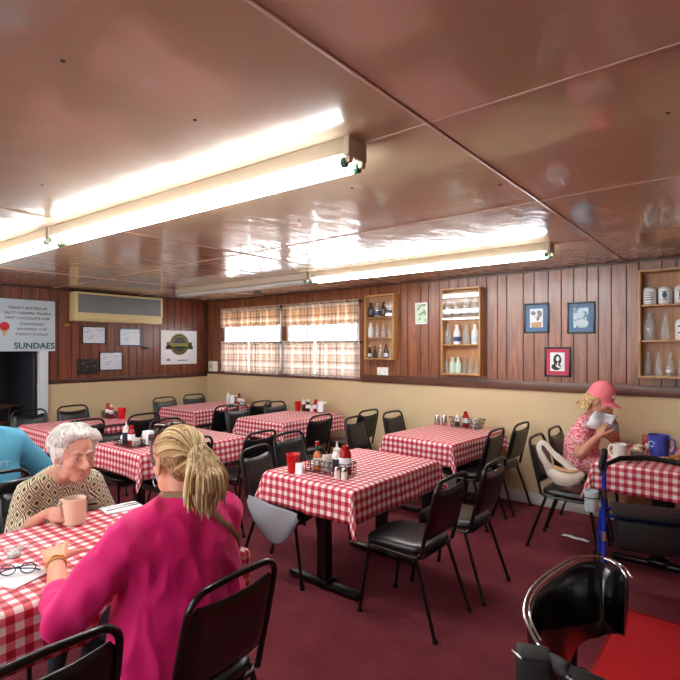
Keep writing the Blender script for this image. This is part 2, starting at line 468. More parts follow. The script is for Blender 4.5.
M['gold'] = plain('gold', lin(220, 176, 90), .2, metal=1)
M['blue_paint'] = plain('blue_lacquer', lin(22, 60, 190), .22, coat=.5)
M['blue_plastic'] = plain('blue_ceramic', lin(66, 78, 176), .3)
M['nylon'] = plain('black_nylon', lin(12, 12, 14), .6, bump=.15, bscale=90)
M['gloss_vinyl'] = plain('gloss_black_vinyl', lin(14, 14, 16), .16, spec=.7, bump=.10, bscale=14)
M['red_mat_floor'] = plain('bright_red_mat', lin(196, 8, 22), .9, var=.08, vscale=90, bump=.3, bscale=200)
M['napkin_cloth'] = plain('white_cloth_liner', lin(150, 152, 162), .7, var=.04, vscale=6)
M['food'] = plain('fried_food', lin(188, 116, 52), .5, var=.3, vscale=40, bump=.5, bscale=50)
M['plate'] = plain('oval_plate', lin(236, 222, 190), .25)
M['spectacle'] = plain('dark_blue_frame', lin(42, 62, 96), .2)
M['denim_grey'] = plain('grey_jar', lin(128, 118, 122), .4)

# ------------------------------------------------------------------ the room
XL, XR, YF, YB, ZC = -7.22, 2.3, -3.2, 5.27, 2.4
b = MB(); b.box(((XL + XR) / 2, (YF + YB) / 2, -.05), (XR - XL + .4, YB - YF + .4, .1)); struct('floor', b, M['carpet'])
b = MB(); b.box(((XL + XR) / 2, (YF + YB) / 2, ZC + .05), (XR - XL + .4, YB - YF + .4, .1)); struct('ceiling', b, M['ceiling'])
# ceiling battens over the joints of the sheets
n = 0
for y in (-2.07, -.85, .37, 1.59, 2.81, 4.03):
    n += 1; b = MB(); b.box(((XL + XR) / 2, y, ZC - .002), (XR - XL, .012, .004), .001); struct('trim_%d' % n, b, M['batten'], True)
for x in (-5.77, -3.33, -.89, 1.55):
    n += 1; b = MB(); b.box((x, (YF + YB) / 2, ZC - .003), (.013, YB - YF, .005), .001); struct('trim_%d' % n, b, M['batten'], True)
b = MB()
for (x, y) in [(-1.487, .605), (-1.512, 1.054), (-2.698, 1.001), (-1.546, 1.997), (-.954, 2.419), (-.218, 2.038), (-1.3, 4.9), (-.811, 4.764), (-2.2, 2.3), (-3.0, 3.3), (-2.0, 3.4), (-.3, 1.2)]:
    b.lathe([(.0, -.004), (.006, -.003), (.008, 0)], (x, y, ZC), 8)
o = b.build('ceiling_screws', M['screw'], bpy.data.objects['ceiling']); o.name = 'screw_heads'

def panel_wall(name, axis, c0, c1, pos, inward, z0, z1, holes, mat):
    """Vertical sheets with cut V-grooves; holes = [(a0,a1,za,zb)] along the wall."""
    offs = [0, .10, .21, .335, .435, .61, .72, .86, .985, 1.10]
    gs = []
    k = math.floor(c0 / 1.22)
    while k * 1.22 < c1:
        gs += [k * 1.22 + q for q in offs]; k += 1
    gs = [g for g in gs if c0 + .02 < g < c1 - .02]
    cuts = sorted(set([c0, c1] + [g - .0055 for g in gs] + [g + .0055 for g in gs] + [h for q in holes for h in q[:2]]))
    b = MB()
    T = .06
    def P(a, d, z):
        return (a, pos + d * inward, z) if axis == 'x' else (pos + d * inward, a, z)
    for i in range(len(cuts) - 1):
        a0, a1 = cuts[i], cuts[i + 1]; mid = (a0 + a1) / 2
        isg = any(abs(mid - g) < .0054 for g in gs)
        spans = [(z0, z1)]
        for h in holes:
            if h[0] < mid < h[1]:
                spans = [s for q in spans for s in ((q[0], min(q[1], h[2])), (max(q[0], h[3]), q[1])) if s[1] - s[0] > 1e-4]
        dd = -.005 if isg else 0.0
        for (za, zb) in spans:
            vs = [P(a0, dd, za), P(a1, dd, za), P(a1, dd, zb), P(a0, dd, zb), P(a0, -T, za), P(a1, -T, za), P(a1, -T, zb), P(a0, -T, zb)]
            b.add(vs, [(0, 1, 2, 3), (4, 7, 6, 5), (0, 4, 5, 1), (3, 2, 6, 7), (0, 3, 7, 4), (1, 5, 6, 2)], 1 if isg else 0)
    return b
WZ0, WZ1 = 1.20, 2.20
W1 = (-6.76, -5.40); W2 = (-5.29, -3.96)
holes_b = [(W1[0], W1[1], WZ0, WZ1), (W2[0], W2[1], WZ0, WZ1)]
b = panel_wall('wall_back', 'x', XL - .1, XR + .1, YB, -1, 1.17, ZC, holes_b, None)
struct('wall_back', b, [M['panel'], M['groove']])
def lower_wall(name, c, d):
    b = MB(); b.box(c, d); return struct(name, b, M['beige'])
lower_wall('wall_back_lower', ((XL + XR) / 2, YB + .03, .585), (XR - XL + .2, .06, 1.17))
DY0, DY1, DZ = 1.55, 2.62, 2.05
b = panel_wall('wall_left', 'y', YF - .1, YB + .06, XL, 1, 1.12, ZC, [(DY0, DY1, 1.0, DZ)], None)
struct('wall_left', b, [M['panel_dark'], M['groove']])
b = MB(); b.box((XL - .03, (DY1 + YB) / 2, .56), (.06, YB - DY1, 1.12)); b.box((XL - .03, (YF + DY0) / 2, .56), (.06, DY0 - YF, 1.12)); struct('wall_left_lower', b, M['beige'])
b = panel_wall('wall_right', 'y', YF - .1, YB + .1, XR, -1, 1.17, ZC, [], None); struct('wall_right', b, [M['panel'], M['groove']])
lower_wall('wall_right_lower', (XR + .03, (YF + YB) / 2, .585), (.06, YB - YF + .2, 1.17))
FILL_WINDOWS = [(-5.9, -4.3), (-3.6, -2.0), (-1.3, .3)]  # unseen windows, added so daylight brightens the ceiling and the room
b = panel_wall('wall_front', 'x', XL - .1, XR + .1, YF, 1, 1.17, ZC, [(a, c, 1.2, 2.2) for a, c in FILL_WINDOWS], None); struct('wall_front', b, [M['panel'], M['groove']])
lower_wall('wall_front_lower', ((XL + XR) / 2, YF - .03, .585), (XR - XL + .2, .06, 1.17))
# rails, skirting, corner strip, cornice
b = MB(); b.box(((-3.9 + XR) / 2, YB - .011, 1.212), (XR + 3.9, .022, .098), .004); struct('trim_11', b, M['rail'], True)
b = MB(); b.box(((XL - 3.9) / 2, YB - .006, 1.185), (-3.9 - XL, .012, .036), .003); struct('trim_12', b, M['rail'], True)
b = MB(); b.box((XL + .009, (2.74 + YB) / 2, 1.15), (.018, YB - 2.74, .06), .003); struct('trim_13', b, M['rail_y'], True)
b = MB(); b.box(((XL + XR) / 2, YB - .008, .06), (XR - XL, .016, .12), .004); struct('baseboard_back', b, M['skirt'], True)
b = MB(); b.box((XL + .008, (2.74 + YB) / 2, .06), (.016, YB - 2.74, .12), .004); struct('baseboard_left', b, M['skirt'], True)
b = MB(); b.box((XL + .014, YB - .014, (1.17 + ZC) / 2), (.028, .028, ZC - 1.17), .004); struct('trim_14', b, M['rail_y'], True)
b = MB(); b.box(((XL + XR) / 2, YB - .008, ZC - .012), (XR - XL, .016, .024), .004); struct('trim_15', b, M['rail'], True)
b = MB(); b.box((XL + .008, (YF + YB) / 2, ZC - .012), (.016, YB - YF, .024), .004); struct('trim_16', b, M['rail_y'], True)

# windows: frame, sashes, pane
def window(name, w, YB=YB):
    x0, x1 = w; fr = MB(); t = .045
    for (cx, cz, sx, sz) in ((x0 + t / 2, (WZ0 + WZ1) / 2, t, WZ1 - WZ0), (x1 - t / 2, (WZ0 + WZ1) / 2, t, WZ1 - WZ0), ((x0 + x1) / 2, WZ0 + t / 2, x1 - x0, t), ((x0 + x1) / 2, WZ1 - t / 2, x1 - x0, t)):
        fr.box((cx, YB + .03, cz), (sx, .06, sz), .004)
    for f in (.30, .66):
        fr.box((x0 + (x1 - x0) * f, YB + .03, (WZ0 + WZ1) / 2), (.035, .045, WZ1 - WZ0 - .02), .003)
    o = struct(name, fr, M['white_paint'], True)
    g = MB(); g.box(((x0 + x1) / 2, YB + .035, (WZ0 + WZ1) / 2), (x1 - x0 - .06, .004, WZ1 - WZ0 - .06))
    g.build('pane', M['glass'], o, False)
window('window_1', W1); window('window_2', W2)
for k, q in enumerate(FILL_WINDOWS): window('window_%d' % (k + 3), q, YF - .06)  # added fill windows in the wall behind the viewer

# doorway in the left wall: frame, door leaf standing open behind, dark lobby
b = MB()
b.box((XL + .005, DY1 + .055, 1.03), (.13, .11, 2.06), .006); b.box((XL + .005, DY0 - .055, 1.03), (.13, .11, 2.06), .006); b.box((XL + .005, (DY0 + DY1) / 2, 2.10), (.13, DY1 - DY0 + .22, .10), .006)
struct('trim_17', b, M['white_paint'], True)
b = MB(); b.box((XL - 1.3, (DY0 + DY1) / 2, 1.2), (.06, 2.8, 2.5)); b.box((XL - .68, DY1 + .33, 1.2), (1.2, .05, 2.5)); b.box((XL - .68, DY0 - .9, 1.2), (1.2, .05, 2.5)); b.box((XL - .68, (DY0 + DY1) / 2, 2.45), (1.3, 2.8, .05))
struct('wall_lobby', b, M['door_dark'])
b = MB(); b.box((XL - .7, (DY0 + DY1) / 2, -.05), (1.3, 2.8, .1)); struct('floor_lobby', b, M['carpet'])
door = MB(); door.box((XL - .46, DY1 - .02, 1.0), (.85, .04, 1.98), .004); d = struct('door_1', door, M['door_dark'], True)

# ------------------------------------------------------------------ fluorescent fixtures
def fixture(name_label, x0, y0, x1, y1, lit, gl):
    c = V(((x0 + x1) / 2, (y0 + y1) / 2, ZC)); L = math.hypot(x1 - x0, y1 - y0); a = math.atan2(y1 - y0, x1 - x0)
    t = thing('fluorescent_light', name_label, 'ceiling light', c, a, gl)
    h = MB(); h.box((0, 0, -.032), (L - .02, .115, .064), .004); h.build('channel', M['fix'], t)
    for s in (-1, 1):
        e = MB(); e.box((s * (L / 2 - .012), 0, -.036), (.024, .125, .075), .004)
        for q in (-1, 1): e.box((s * (L / 2 - .012), q * .042, -.082), (.022, .026, .03), .005)
        ec = e.build('end_bracket', M['fix'], t)
        for q in (-1, 1):
            g = MB(); g.lathe([(.0, -.012), (.019, -.010), (.021, 0), (.019, .010), (0, .012)], (s * (L / 2 - .034), q * .042, -.092), 12, Ry(PI / 2)); g.build('lampholder', M['socket'], ec)
    for q in (-1, 1):
        u = MB(); u.lathe([(.0, -(L / 2 - .05)), (.017, -(L / 2 - .052)), (.019, -(L / 2 - .06)), (.019, L / 2 - .06), (.017, L / 2 - .052), (0, L / 2 - .05)], (0, q * .042, -.088), 16, Ry(PI / 2))
        u.build('tube', M['tube'] if lit else M['tube_off'], t)
    return t
GL = 'twin-tube ceiling fixtures'
fixture('long lit twin-tube fluorescent fixture nearest the viewer, ending at the ceiling joint', -3.60, 1.43, -1.17, 1.55, True, GL)
fixture('lit twin-tube fluorescent fixture at the left picture edge, end to end with the nearest one', -6.06, 1.36, -3.63, 1.43, True, GL)
fixture('lit twin-tube fluorescent fixture running along the wall of framed prints', -3.62, 3.99, -1.17, 4.0, True, GL)
fixture('unlit twin-tube fluorescent fixture in front of the plaid curtains', -6.07, 3.98, -3.65, 3.99, False, GL)
fixture('lit twin-tube fluorescent fixture behind the viewer', -3.62, -1.0, -1.17, -1.0, True, GL)
fixture('second lit twin-tube fluorescent fixture behind the viewer, further left', -6.07, -1.0, -3.65, -1.0, True, GL)
b = MB(); b.lathe([(.05, 0), (.062, -.012), (.055, -.02), (0, -.022)], (-5.45, 4.85, ZC), 16); tag(b.build('ceiling_speaker', M['black_frame']), 'small dark round disc on the ceiling by the plaid curtains', 'ceiling fitting')

# ------------------------------------------------------------------ things on the walls (local x = right along the wall, -y = out of the wall)
Q = PI / 2
TXT = Matrix(((1, 0, 0, 0), (0, 0, -1, 0), (0, 1, 0, 0), (0, 0, 0, 1)))
def T_at(x, y, z): return Matrix.Translation((x, y, z)) @ TXT
def on_left(y, z): return (XL, y, z), Q
def on_back(x, z): return (x, YB, z), 0
def picture(name, label, cat, pos, w, h, fm, board, pm, fw=.018, bw=.03, d=.02, group=None, tilt=0):
    loc, rz = pos
    t = thing(name, label, cat, loc, rz, group)
    if tilt: t.rotation_euler = (0, tilt, rz)
    f = MB()
    for (cx, cz, sx, sz) in ((-w / 2 + fw / 2, 0, fw, h), (w / 2 - fw / 2, 0, fw, h), (0, h / 2 - fw / 2, w - 2 * fw, fw), (0, -h / 2 + fw / 2, w - 2 * fw, fw)):
        f.box((cx, -d / 2 - .001, cz), (sx, d, sz), .003)
    f.build('frame', fm, t)
    if board:
        b = MB(); b.box((0, -d * .45, 0), (w - 2 * fw, .006, h - 2 * fw)); b.build('mat_board', board, t, False)
    k = bw if board else 0
    b = MB(); b.box((0, -d * .5 - .002, 0), (w - 2 * fw - 2 * k, .006, h - 2 * fw - 2 * k)); pr = b.build('print', pm, t, False)
    return t, pr
cert = 'framed notices under the air conditioner'
picture('framed_certificate', 'black-framed certificate hanging just under the left end of the air conditioner', 'picture', on_left(3.35, 1.782), .335, .25, M['black_frame'], None, M['paper_blue'], .014, group=cert)
picture('framed_certificate', 'pale-framed bluish certificate hanging under the middle of the air conditioner', 'picture', on_left(3.885, 1.763), .335, .26, M['blue_mat'], None, M['paper_blue'], .014, group=cert)
picture('framed_certificate', 'black-framed white certificate in the lower row, right beside the dark photo', 'picture', on_left(3.596, 1.41), .345, .27, M['black_frame'], None, M['paper_blue'], .014, group=cert)
picture('framed_photo', 'small dark landscape photo in a dark frame, lowest left of the framed notices', 'picture', on_left(3.26, 1.34), .275, .215, M['black_frame'], None, M['dark_photo'], .022, group=cert)

def portrait(t, w, h, col, hair):
    pass
t, pr = picture('framed_print', 'dark-framed print with blue mat of a pale animal head, left of the upper pair', 'picture', on_back(-1.693, 1.905), .245, .305, M['black_frame'], M['blue_mat'], M['paper'], .016, .042, group='framed prints by the tall display cases')
b = MB(); b.ball((-.03, -.0145, .05), (.026, .002, .022), Ry(.6)); b.ball((.032, -.0145, .045), (.024, .002, .034), Ry(-.3)); b.ball((.018, -.0145, .0), (.016, .002, .03), Ry(.3)); b.ball((-.012, -.0145, .012), (.006, .002, .005)); b.build('drawing', M['denim_grey'], pr)
b = MB(); b.box((0, -.0145, -.068), (.1, .002, .05)); b.build('drawing_ground', M['oak'], pr)
t, pr = picture('framed_print', 'dark-framed print with blue mat and a bluish portrait, right of the upper pair', 'picture', on_back(-1.272, 1.893), .25, .305, M['black_frame'], M['blue_mat'], M['pict2'], .016, .042, group='framed prints by the tall display cases')
b = MB(); b.ball((0, -.0145, .03), (.03, .002, .04)); b.ball((0, -.0143, -.05), (.055, .002, .04)); b.build('drawing', M['sign_bg'], pr)
t, pr = picture('framed_print', 'black-framed drawing of a long-haired figure on a red mat, below the blue pair', 'picture', on_back(-1.489, 1.463), .25, .297, M['black_frame'], M['red_mat'], M['paper'], .018, .038, group='framed prints by the tall display cases')
b = MB(); b.ball((0, -.0143, .02), (.042, .002, .06)); b.ball((-.01, -.0143, -.05), (.05, .002, .036)); b.build('drawing', M['ink'], pr)
b = MB(); b.ball((.004, -.0150, .028), (.019, .002, .028)); b.ball((.004, -.0150, -.018), (.007, .002, .018)); b.ball((.006, -.0150, -.046), (.030, .002, .012), Ry(.5)); b.build('drawing_face', M['paper'], pr)
picture('framed_print', 'small pale green print in a light frame between the two narrow display cases', 'picture', on_back(-3.027, 2.01), .165, .255, M['milk'], None, M['green_print'], .018)

# unframed badge poster
t = thing('badge_sign', 'white unframed poster with a dark round badge and banner, near the corner', 'poster', (XL, 4.733, 1.61), Q)
b = MB(); b.box((0, -.003, 0), (.66, .006, .545)); b.build('sheet', M['paper'], t, False)
b = MB(); b.lathe([(0, -.004), (.175, -.004), (.175, .004), (0, .004)], (0, -.006, .05), 40, Rx(Q)); b.build('badge_disc', M['badge'], t, False)
b = MB()
for r in (.165, .13):
    b.tube([(r * math.cos(a * 2 * PI / 40), -.0105, .05 + r * math.sin(a * 2 * PI / 40)) for a in range(40)], .004, 6, closed=True)
b.build('badge_ring', M['gold_ink'], t)
b = MB(); b.box((0, -.011, .04), (.46, .004, .085), .001); b.box((0, -.0115, -.005), (.50, .003, .05), .001); b.build('banner', M['ink'], t, False)
for i, s in enumerate((.36, .30)):
    b = MB(); b.box((-.03 + .03 * i, -.0135, .055 - .03 * i), (s, .002, .012)); b.build('banner_line', M['gold_ink'], t, False)
b = MB(); b.box((.05, -.007, -.21), (.18, .002, .014)); b.box((-.2, -.007, -.2), (.06, .002, .03)); b.build('caption', M['blue_mat'], t, False)

# flavour sign
t = thing('flavour_sign', 'pale menu sign of flavours with a red cone and the word SUNDAES, over the doorway', 'sign', (XL + .075, 2.475, 1.885), Q)
b = MB(); b.box((0, -.008, 0), (.66, .016, .655), .003); b.build('board', M['sign_bg'], t)
for i, s in enumerate(['PEANUT BUTTERCUP', 'SALTY CARAMEL TRUFFLE', 'MINT CHOCOLATE CHIP', 'STRAWBERRY', 'SPEARMINT CHIP', 'SUNDAY SCHMAZ']):
    text_mesh(s, .047, 'lettering', M['grey_ink'] if i < 5 else M['blue_mat'], t, T_at(.01 if i < 3 else .055, -.017, .205 - .064 * i - (.01 if i > 2 else 0)), sx=.98)
text_mesh('SUNDAES', .108, 'lettering', M['teal_ink'], t, T_at(.085, -.017, -.292), bold=.0022, sx=1.02)
b = MB(); b.ball((-.255, -.017, -.02), (.055, .004, .058)); b.build('scoop_picture', M['red_ink'], t)
b = MB(); b.add([(-.30, -.019, -.05), (-.21, -.019, -.05), (-.26, -.019, -.145), (-.30, -.015, -.05), (-.21, -.015, -.05), (-.26, -.015, -.145)], [(0, 1, 2), (3, 5, 4), (0, 3, 4, 1), (1, 4, 5, 2), (2, 5, 3, 0)]); b.build('cone_picture', M['cone_ink'], t, False)

# wall air conditioner
t = thing('air_conditioner', 'long cream wall air conditioner with grey grille, above the framed notices', 'air conditioner', (XL, 3.665, 2.165), Q)
AW, AH, AD = 1.30, .40, .19
b = MB(); b.box((0, -AD / 2, 0), (AW, AD, AH), .015); b.build('casing', M['ac'], t)
b = MB(); b.box((0, -AD - .003, .045), (AW - .07, .014, AH - .15), .003)
for i in range(40):
    b.box((-AW / 2 + .06 + i * (AW - .12) / 39, -AD - .011, .045), (.008, .006, AH - .17))
b.build('grille', M['ac_grille'], t)
b = MB()
for z in (.18, -.095): b.box((0, -AD - .006, z), (AW - .01, .02, .022), .004)
for x in (-AW / 2 + .02, AW / 2 - .02): b.box((x, -AD - .006, .04), (.03, .02, .28), .004)
b.build('grille_surround', M['ac'], t)
b = MB(); b.box((0, -AD - .004, -.15), (AW - .06, .03, .05), .012); b.build('air_outlet', M['ac'], t)
# small fittings
t = thing('wall_hook', 'small brass fitting below the left corner of the air conditioner', 'hook', (XL, 2.985, 1.91), Q)
b = MB(); b.lathe([(.026, 0), (.026, .006), (.012, .01), (.01, .03), (0, .032)], (0, 0, 0), 14, Rx(Q)); b.build('back_plate', M['gold'], t)
b = MB(); b.tube([(0, -.02, 0), (.02, -.05, .0), (.05, -.06, .01), (.07, -.05, .03)], .006, 8); b.build('hook_arm', M['gold'], t)
t = thing('wall_plate', 'small dark plate on the panelling between certificates and badge poster', 'knob', (XL, 4.133, 1.60), Q)
b = MB(); b.box((0, -.006, 0), (.12, .012, .045), .004); b.build('plate', M['black_frame'], t)
b = MB(); b.ball((0, -.02, 0), (.02, .014, .014)); b.build('knob_head', M['black_frame'], t)
t = thing('wall_speaker', 'small cream box standing on the rail in the corner by the plaid curtains', 'box', (-6.985, YB, 1.295), 0)
b = MB(); b.box((0, -.045, 0), (.15, .09, .17), .012); b.build('casing', M['white_plastic'], t)
b = MB(); b.lathe([(0, 0), (.04, 0), (.045, .006), (0, .008)], (0, -.092, 0), 18, Rx(Q)); b.build('dial', M['ac'], t)
t = thing('light_switch', 'white double light switch plate under the dark-bottled display case', 'switch', (-3.587, YB, 1.275), 0)
b = MB(); b.box((0, -.006, 0), (.165, .012, .165), .004); b.build('cover_plate', M['white_plastic'], t)
for x in (-.035, .035):
    b = MB(); b.box((x, -.014, 0), (.035, .012, .075), .004); b.build('rocker', M['milk_pale'], t)

# ------------------------------------------------------------------ curtains
def curtain(x0, x1, z0, z1, npl, amp, y, ruffle=0.0, seed=0):
    rnd = random.Random(seed); nx = npl * 8; nz = 14
    ph = [rnd.uniform(-.6, .6) for _ in range(npl + 2)]
    me_v, me_f, uv = [], [], []
    for j in range(nz + 1):
        v = j / nz; z = z0 + (z1 - z0) * v
        for i in range(nx + 1):
            u = i / nx; q = u * npl
            a = amp * (1.15 - .35 * v) * math.sin(2 * PI * q + ph[int(q)] * .5) + .004 * math.sin(9 * v + 5 * u)
            zz = z + (.008 * math.sin(2 * PI * q * .7 + seed) if j == 0 else 0)
            me_v.append((x0 + (x1 - x0) * u + .006 * math.sin(2 * PI * q + 1), y + a, zz)); uv.append((u * (x1 - x0) * 1.15 + seed * .07, z))
    for j in range(nz):
        for i in range(nx):
            k = j * (nx + 1) + i; me_f.append((k, k + 1, k + nx + 2, k + nx + 1))
    me = bpy.data.meshes.new('cloth'); me.from_pydata(me_v, [], me_f)
    L = me.uv_layers.new(name='UVMap')
    for p in me.polygons:
        for li in p.loop_indices: L.data[li].uv = uv[me.loops[li].vertex_index]
    return me
def curtain_obj(name, label, x0, x1, z0, z1, npl, amp, y, mat, grp, seed, rod_z):
    t = thing(name, label, 'curtain', ((x0 + x1) / 2, y, z0), 0, grp)
    me = curtain(x0 - (x0 + x1) / 2, x1 - (x0 + x1) / 2, 0, z1 - z0, npl, amp, 0, seed=seed)
    o = link(me, 'cloth', mat, t, True, 179, recalc=False)
    so = o.modifiers.new('s', 'SOLIDIFY'); so.thickness = .0025
    rf = curtain(x0 - (x0 + x1) / 2, x1 - (x0 + x1) / 2, z1 - z0 - .005, z1 - z0 + .04, npl * 2, amp * .8, 0, seed=seed + 3)
    o = link(rf, 'ruffle', mat, t, True, 179, recalc=False); so = o.modifiers.new('s', 'SOLIDIFY'); so.thickness = .0025
CY = YB - .05
curtain_obj('plaid_valance', 'short plaid valance across the top of the window next to the corner', -6.78, -5.385, 1.93, 2.20, 16, .012, CY, M['plaid2'], 'plaid valances', 1, 2.2)
curtain_obj('plaid_valance', 'short plaid valance across the top of the window next to the display case', -5.345, -3.94, 1.915, 2.20, 16, .012, CY, M['plaid2'], 'plaid valances', 2, 2.2)
xs = [(-6.78, -6.09), (-6.07, -5.385), (-5.345, -4.71), (-4.68, -3.915)]
lb = ['plaid cafe curtain panel nearest the corner, lower left of the first window', 'plaid cafe curtain panel right half of the window next to the corner', 'plaid cafe curtain panel left half of the window next to the display case', 'wider plaid cafe curtain panel closest to the narrow display case']
for i, (q, l) in enumerate(zip(xs, lb)):
    curtain_obj('cafe_curtain', l, q[0], q[1], 1.215, 1.665, 8, .013, CY, M['plaid'], 'plaid cafe curtains', 5 + i * 3, 1.66)
for (x0, x1, z, l) in ((-6.84, -5.37, 2.212, 'curtain rod carrying the valance of the window next to the corner'), (-5.36, -3.90, 2.212, 'curtain rod carrying the valance of the window next to the display case'), (-6.84, -5.37, 1.678, 'curtain rod carrying the cafe curtains of the window next to the corner'), (-5.36, -3.90, 1.678, 'curtain rod carrying the cafe curtains of the window next to the display case')):
    t = thing('curtain_rod', l, 'curtain rod', ((x0 + x1) / 2, CY, z), 0, 'curtain rods')
    b = MB(); b.tube([(-(x1 - x0) / 2, 0, 0), ((x1 - x0) / 2, 0, 0)], .006, 8); b.build('pole', M['black_frame'], t)
    for s in (-1, 1):
        b = MB(); b.box((s * ((x1 - x0) / 2 - .012), .022, 0), (.012, .054, .02), .002); b.build('bracket', M['black_frame'], t)

# ------------------------------------------------------------------ display cases with bottles
CD = .11
def case(label, x0, x1, z0, z1, shelves, glass=True, CD=.11):
    t = thing('display_case', label, 'display case', ((x0 + x1) / 2, YB, z0), 0, 'oak wall display cases')
    w, h = x1 - x0, z1 - z0
    b = MB()
    for s in (-1, 1): b.box((s * (w / 2 - .009), -CD / 2, h / 2), (.018, CD, h), .002)
    b.box((0, -CD / 2, h - .009), (w - .036, CD, .018), .002); b.box((0, -CD / 2, .009), (w - .036, CD, .018), .002)
    b.build('carcass', M['oak'], t)
    b = MB(); b.box((0, -.004, h / 2), (w - .036, .006, h - .036)); b.build('back_panel', M['oak_back'], t, False)
    for z in shelves:
        b = MB(); b.box((0, -CD / 2 + .002, z - z0), (w - .037, CD - .022, .014), .002); b.build('shelf', M['oak'], t)
    if glass:
        b = MB(); b.box((0, -CD + .006, h / 2), (w - .037, .003, h - .037)); b.build('glass_pane', M['glass'], t, False)
    return t
case('narrow oak display case with small dark bottles, right of the plaid curtains', -3.80, -3.36, 1.455, 2.262, (1.98, 1.726))
case('tall narrow oak display case with white milk bottles, middle of the panelled wall', -2.72, -2.255, 1.30, 2.266, (1.939, 1.634))
case('wide oak display case with white jars, cut off by the right picture edge', -.768, .15, 1.338, 2.285, (1.973, 1.66), False, .15)
PB = [(0, 0), (.036, 0), (.038, .006), (.038, .10), (.034, .125), (.018, .16), (.017, .18), (.020, .184), (.020, .196), (0, .196)]
PSODA = [(0, 0), (.027, 0), (.029, .005), (.029, .08), (.024, .10), (.012, .15), (.011, .175), (.013, .178), (.013, .188), (0, .188)]
PJ = [(0, 0), (.05, 0), (.056, .008), (.057, .125), (.05, .15), (.04, .158), (.037, .152), (.044, .145), (.051, .122), (.05, .012), (0, .010)]
def bottle(name, label, cat, x, z, prof, mat, sc=1.0, grp=None, band=None, capm=None, y=None):
    t = thing(name, label, cat, (x, YB - .058 if y is None else y, z + .001), 0, grp)
    pr = [(r * sc, q * sc) for r, q in prof]
    b = MB(); b.lathe(pr, (0, 0, 0), 16); b.build('body', mat, t)
    if capm:
        zt = pr[-1][1]; b = MB(); b.lathe([(0, -.012 * sc), (.016 * sc, -.012 * sc), (.016 * sc, .008 * sc), (0, .009 * sc)], (0, 0, zt), 12); b.build('cap', capm, t)
    if band:
        r = max(q[0] for q in pr); z0, z1, bm = band
        b = MB(); b.lathe([(r + .0006, z0 * sc), (r + .0012, z0 * sc + .001), (r + .0012, z1 * sc - .001), (r + .0006, z1 * sc)], (0, 0, 0), 16)
        b.build('label_print', bm, t)
    return t
S1, S2, S3 = 1.473, 1.733, 1.987     # dark-bottled case
g = 'bottles in the narrow case by the curtains'
dk = [('small labelled dark', M['bottle_brown']), ('small amber', M['bottle_brown']), ('small clear', M['bottle']), ('black', M['bottle_brown']), ('small clear', M['bottle'])]
od = ['first', 'second', 'third', 'fourth', 'fifth', 'sixth']
for i in range(5):
    n_, m_ = dk[i]
    bottle('bottle', n_ + ' bottle, %s from left on the bottom shelf of the curtain-side case' % od[i], 'bottle', -3.75 + i * .082, S1, PSODA, m_, .82 if i != 3 else .92, g, band=(.02, .07, M['paper']) if i in (0, 3) else None, capm=M['white_plastic'] if i in (0, 2) else None)
for i in range(4):
    bottle('bottle', ('white figure-shaped bottle' if i == 0 else 'clear glass bottle') + ', %s from left on the middle shelf of the curtain-side case' % od[i], 'bottle', -3.735 + i * .098, S2, PB if i == 0 else PSODA, M['milk'] if i == 0 else M['bottle'], .95, g)
for i in range(4):
    bottle('bottle', ('dark glass bottle' if i % 2 == 0 else 'blue-banded bottle') + ', %s from left on the top shelf of the curtain-side case' % od[i], 'bottle', -3.735 + i * .098, S3, PB, M['bottle_brown'] if i % 2 == 0 else M['bottle'], .95, g, band=(.03, .08, M['blue_ink']) if i % 2 else None)
g = 'bottles in the tall case'
for i in range(6):
    wh = i in (1, 2)
    bottle('bottle', ('short pale green bottle' if wh else 'clear glass bottle') + ', %s from left on the bottom shelf of the tall case' % od[i], 'bottle', -2.672 + i * .071, 1.318, PB if wh else PSODA, M['milk_pale'] if wh else M['bottle'], .92, g)
for i in range(4):
    wh = i in (1, 3)
    bottle('bottle', ('white milk bottle' if wh else 'clear glass milk bottle') + ', %s from left on the middle shelf of the tall case' % od[i], 'bottle', -2.655 + i * .108, 1.641, PB, M['milk'] if wh else M['bottle'], 1.12, g, band=(.03, .075, M['blue_ink'] if i == 1 else M['sign_bg']) if wh else None)
for i in range(4):
    bottle('bottle', 'white-printed milk bottle, %s from left on the top shelf of the tall case' % od[i], 'bottle', -2.655 + i * .108, 1.946, PB, M['bottle'], 1.12, g, band=(.03, .08, M['paper']))
g = 'jars and bottles in the wide case'
for i in range(6):
    t = bottle('white_jar', 'blue-emblem white jar, %s from left on the top shelf of the wide case' % od[i], 'jar', -.692 + i * .118, 1.982, PJ, M['milk'], .94, g, y=YB - .082)
    b = MB()
    if i == 0:
        for k in range(4): b.box((0, -.0537, .040 + k * .020), (.052, .004, .007), .001)
    elif i == 1:
        b.ball((0, -.0535, .075), (.018, .004, .027)); b.box((0, -.0537, .038), (.036, .003, .007)); b.box((.0, -.053, .105), (.044, .003, .007))
    else:
        b.box((0, -.0537, .072), (.026, .003, .044), .001); b.box((0, -.0537, .038), (.04, .003, .007)); b.box((0, -.0537, .106), (.04, .003, .007))
    b.build('emblem', M['blue_ink'], t)
for i in range(4):
    if i == 2:
        t = bottle('white_jar', 'white jar with two dark bands on the middle shelf of the wide case', 'jar', -.44, 1.669, PJ, M['milk'], 1.1, g, y=YB - .082)
        b = MB(); b.box((0, -.0645, .06), (.07, .003, .012)); b.box((0, -.0645, .115), (.07, .003, .014)); b.build('emblem', M['blue_ink'], t)
    else:
        bottle('bottle', 'tall clear glass bottle, %s from left on the middle shelf of the wide case' % od[i], 'bottle', -.69 + i * .118, 1.6685, PB if i != 1 else PSODA, M['bottle'], 1.22, g, y=YB - .082)
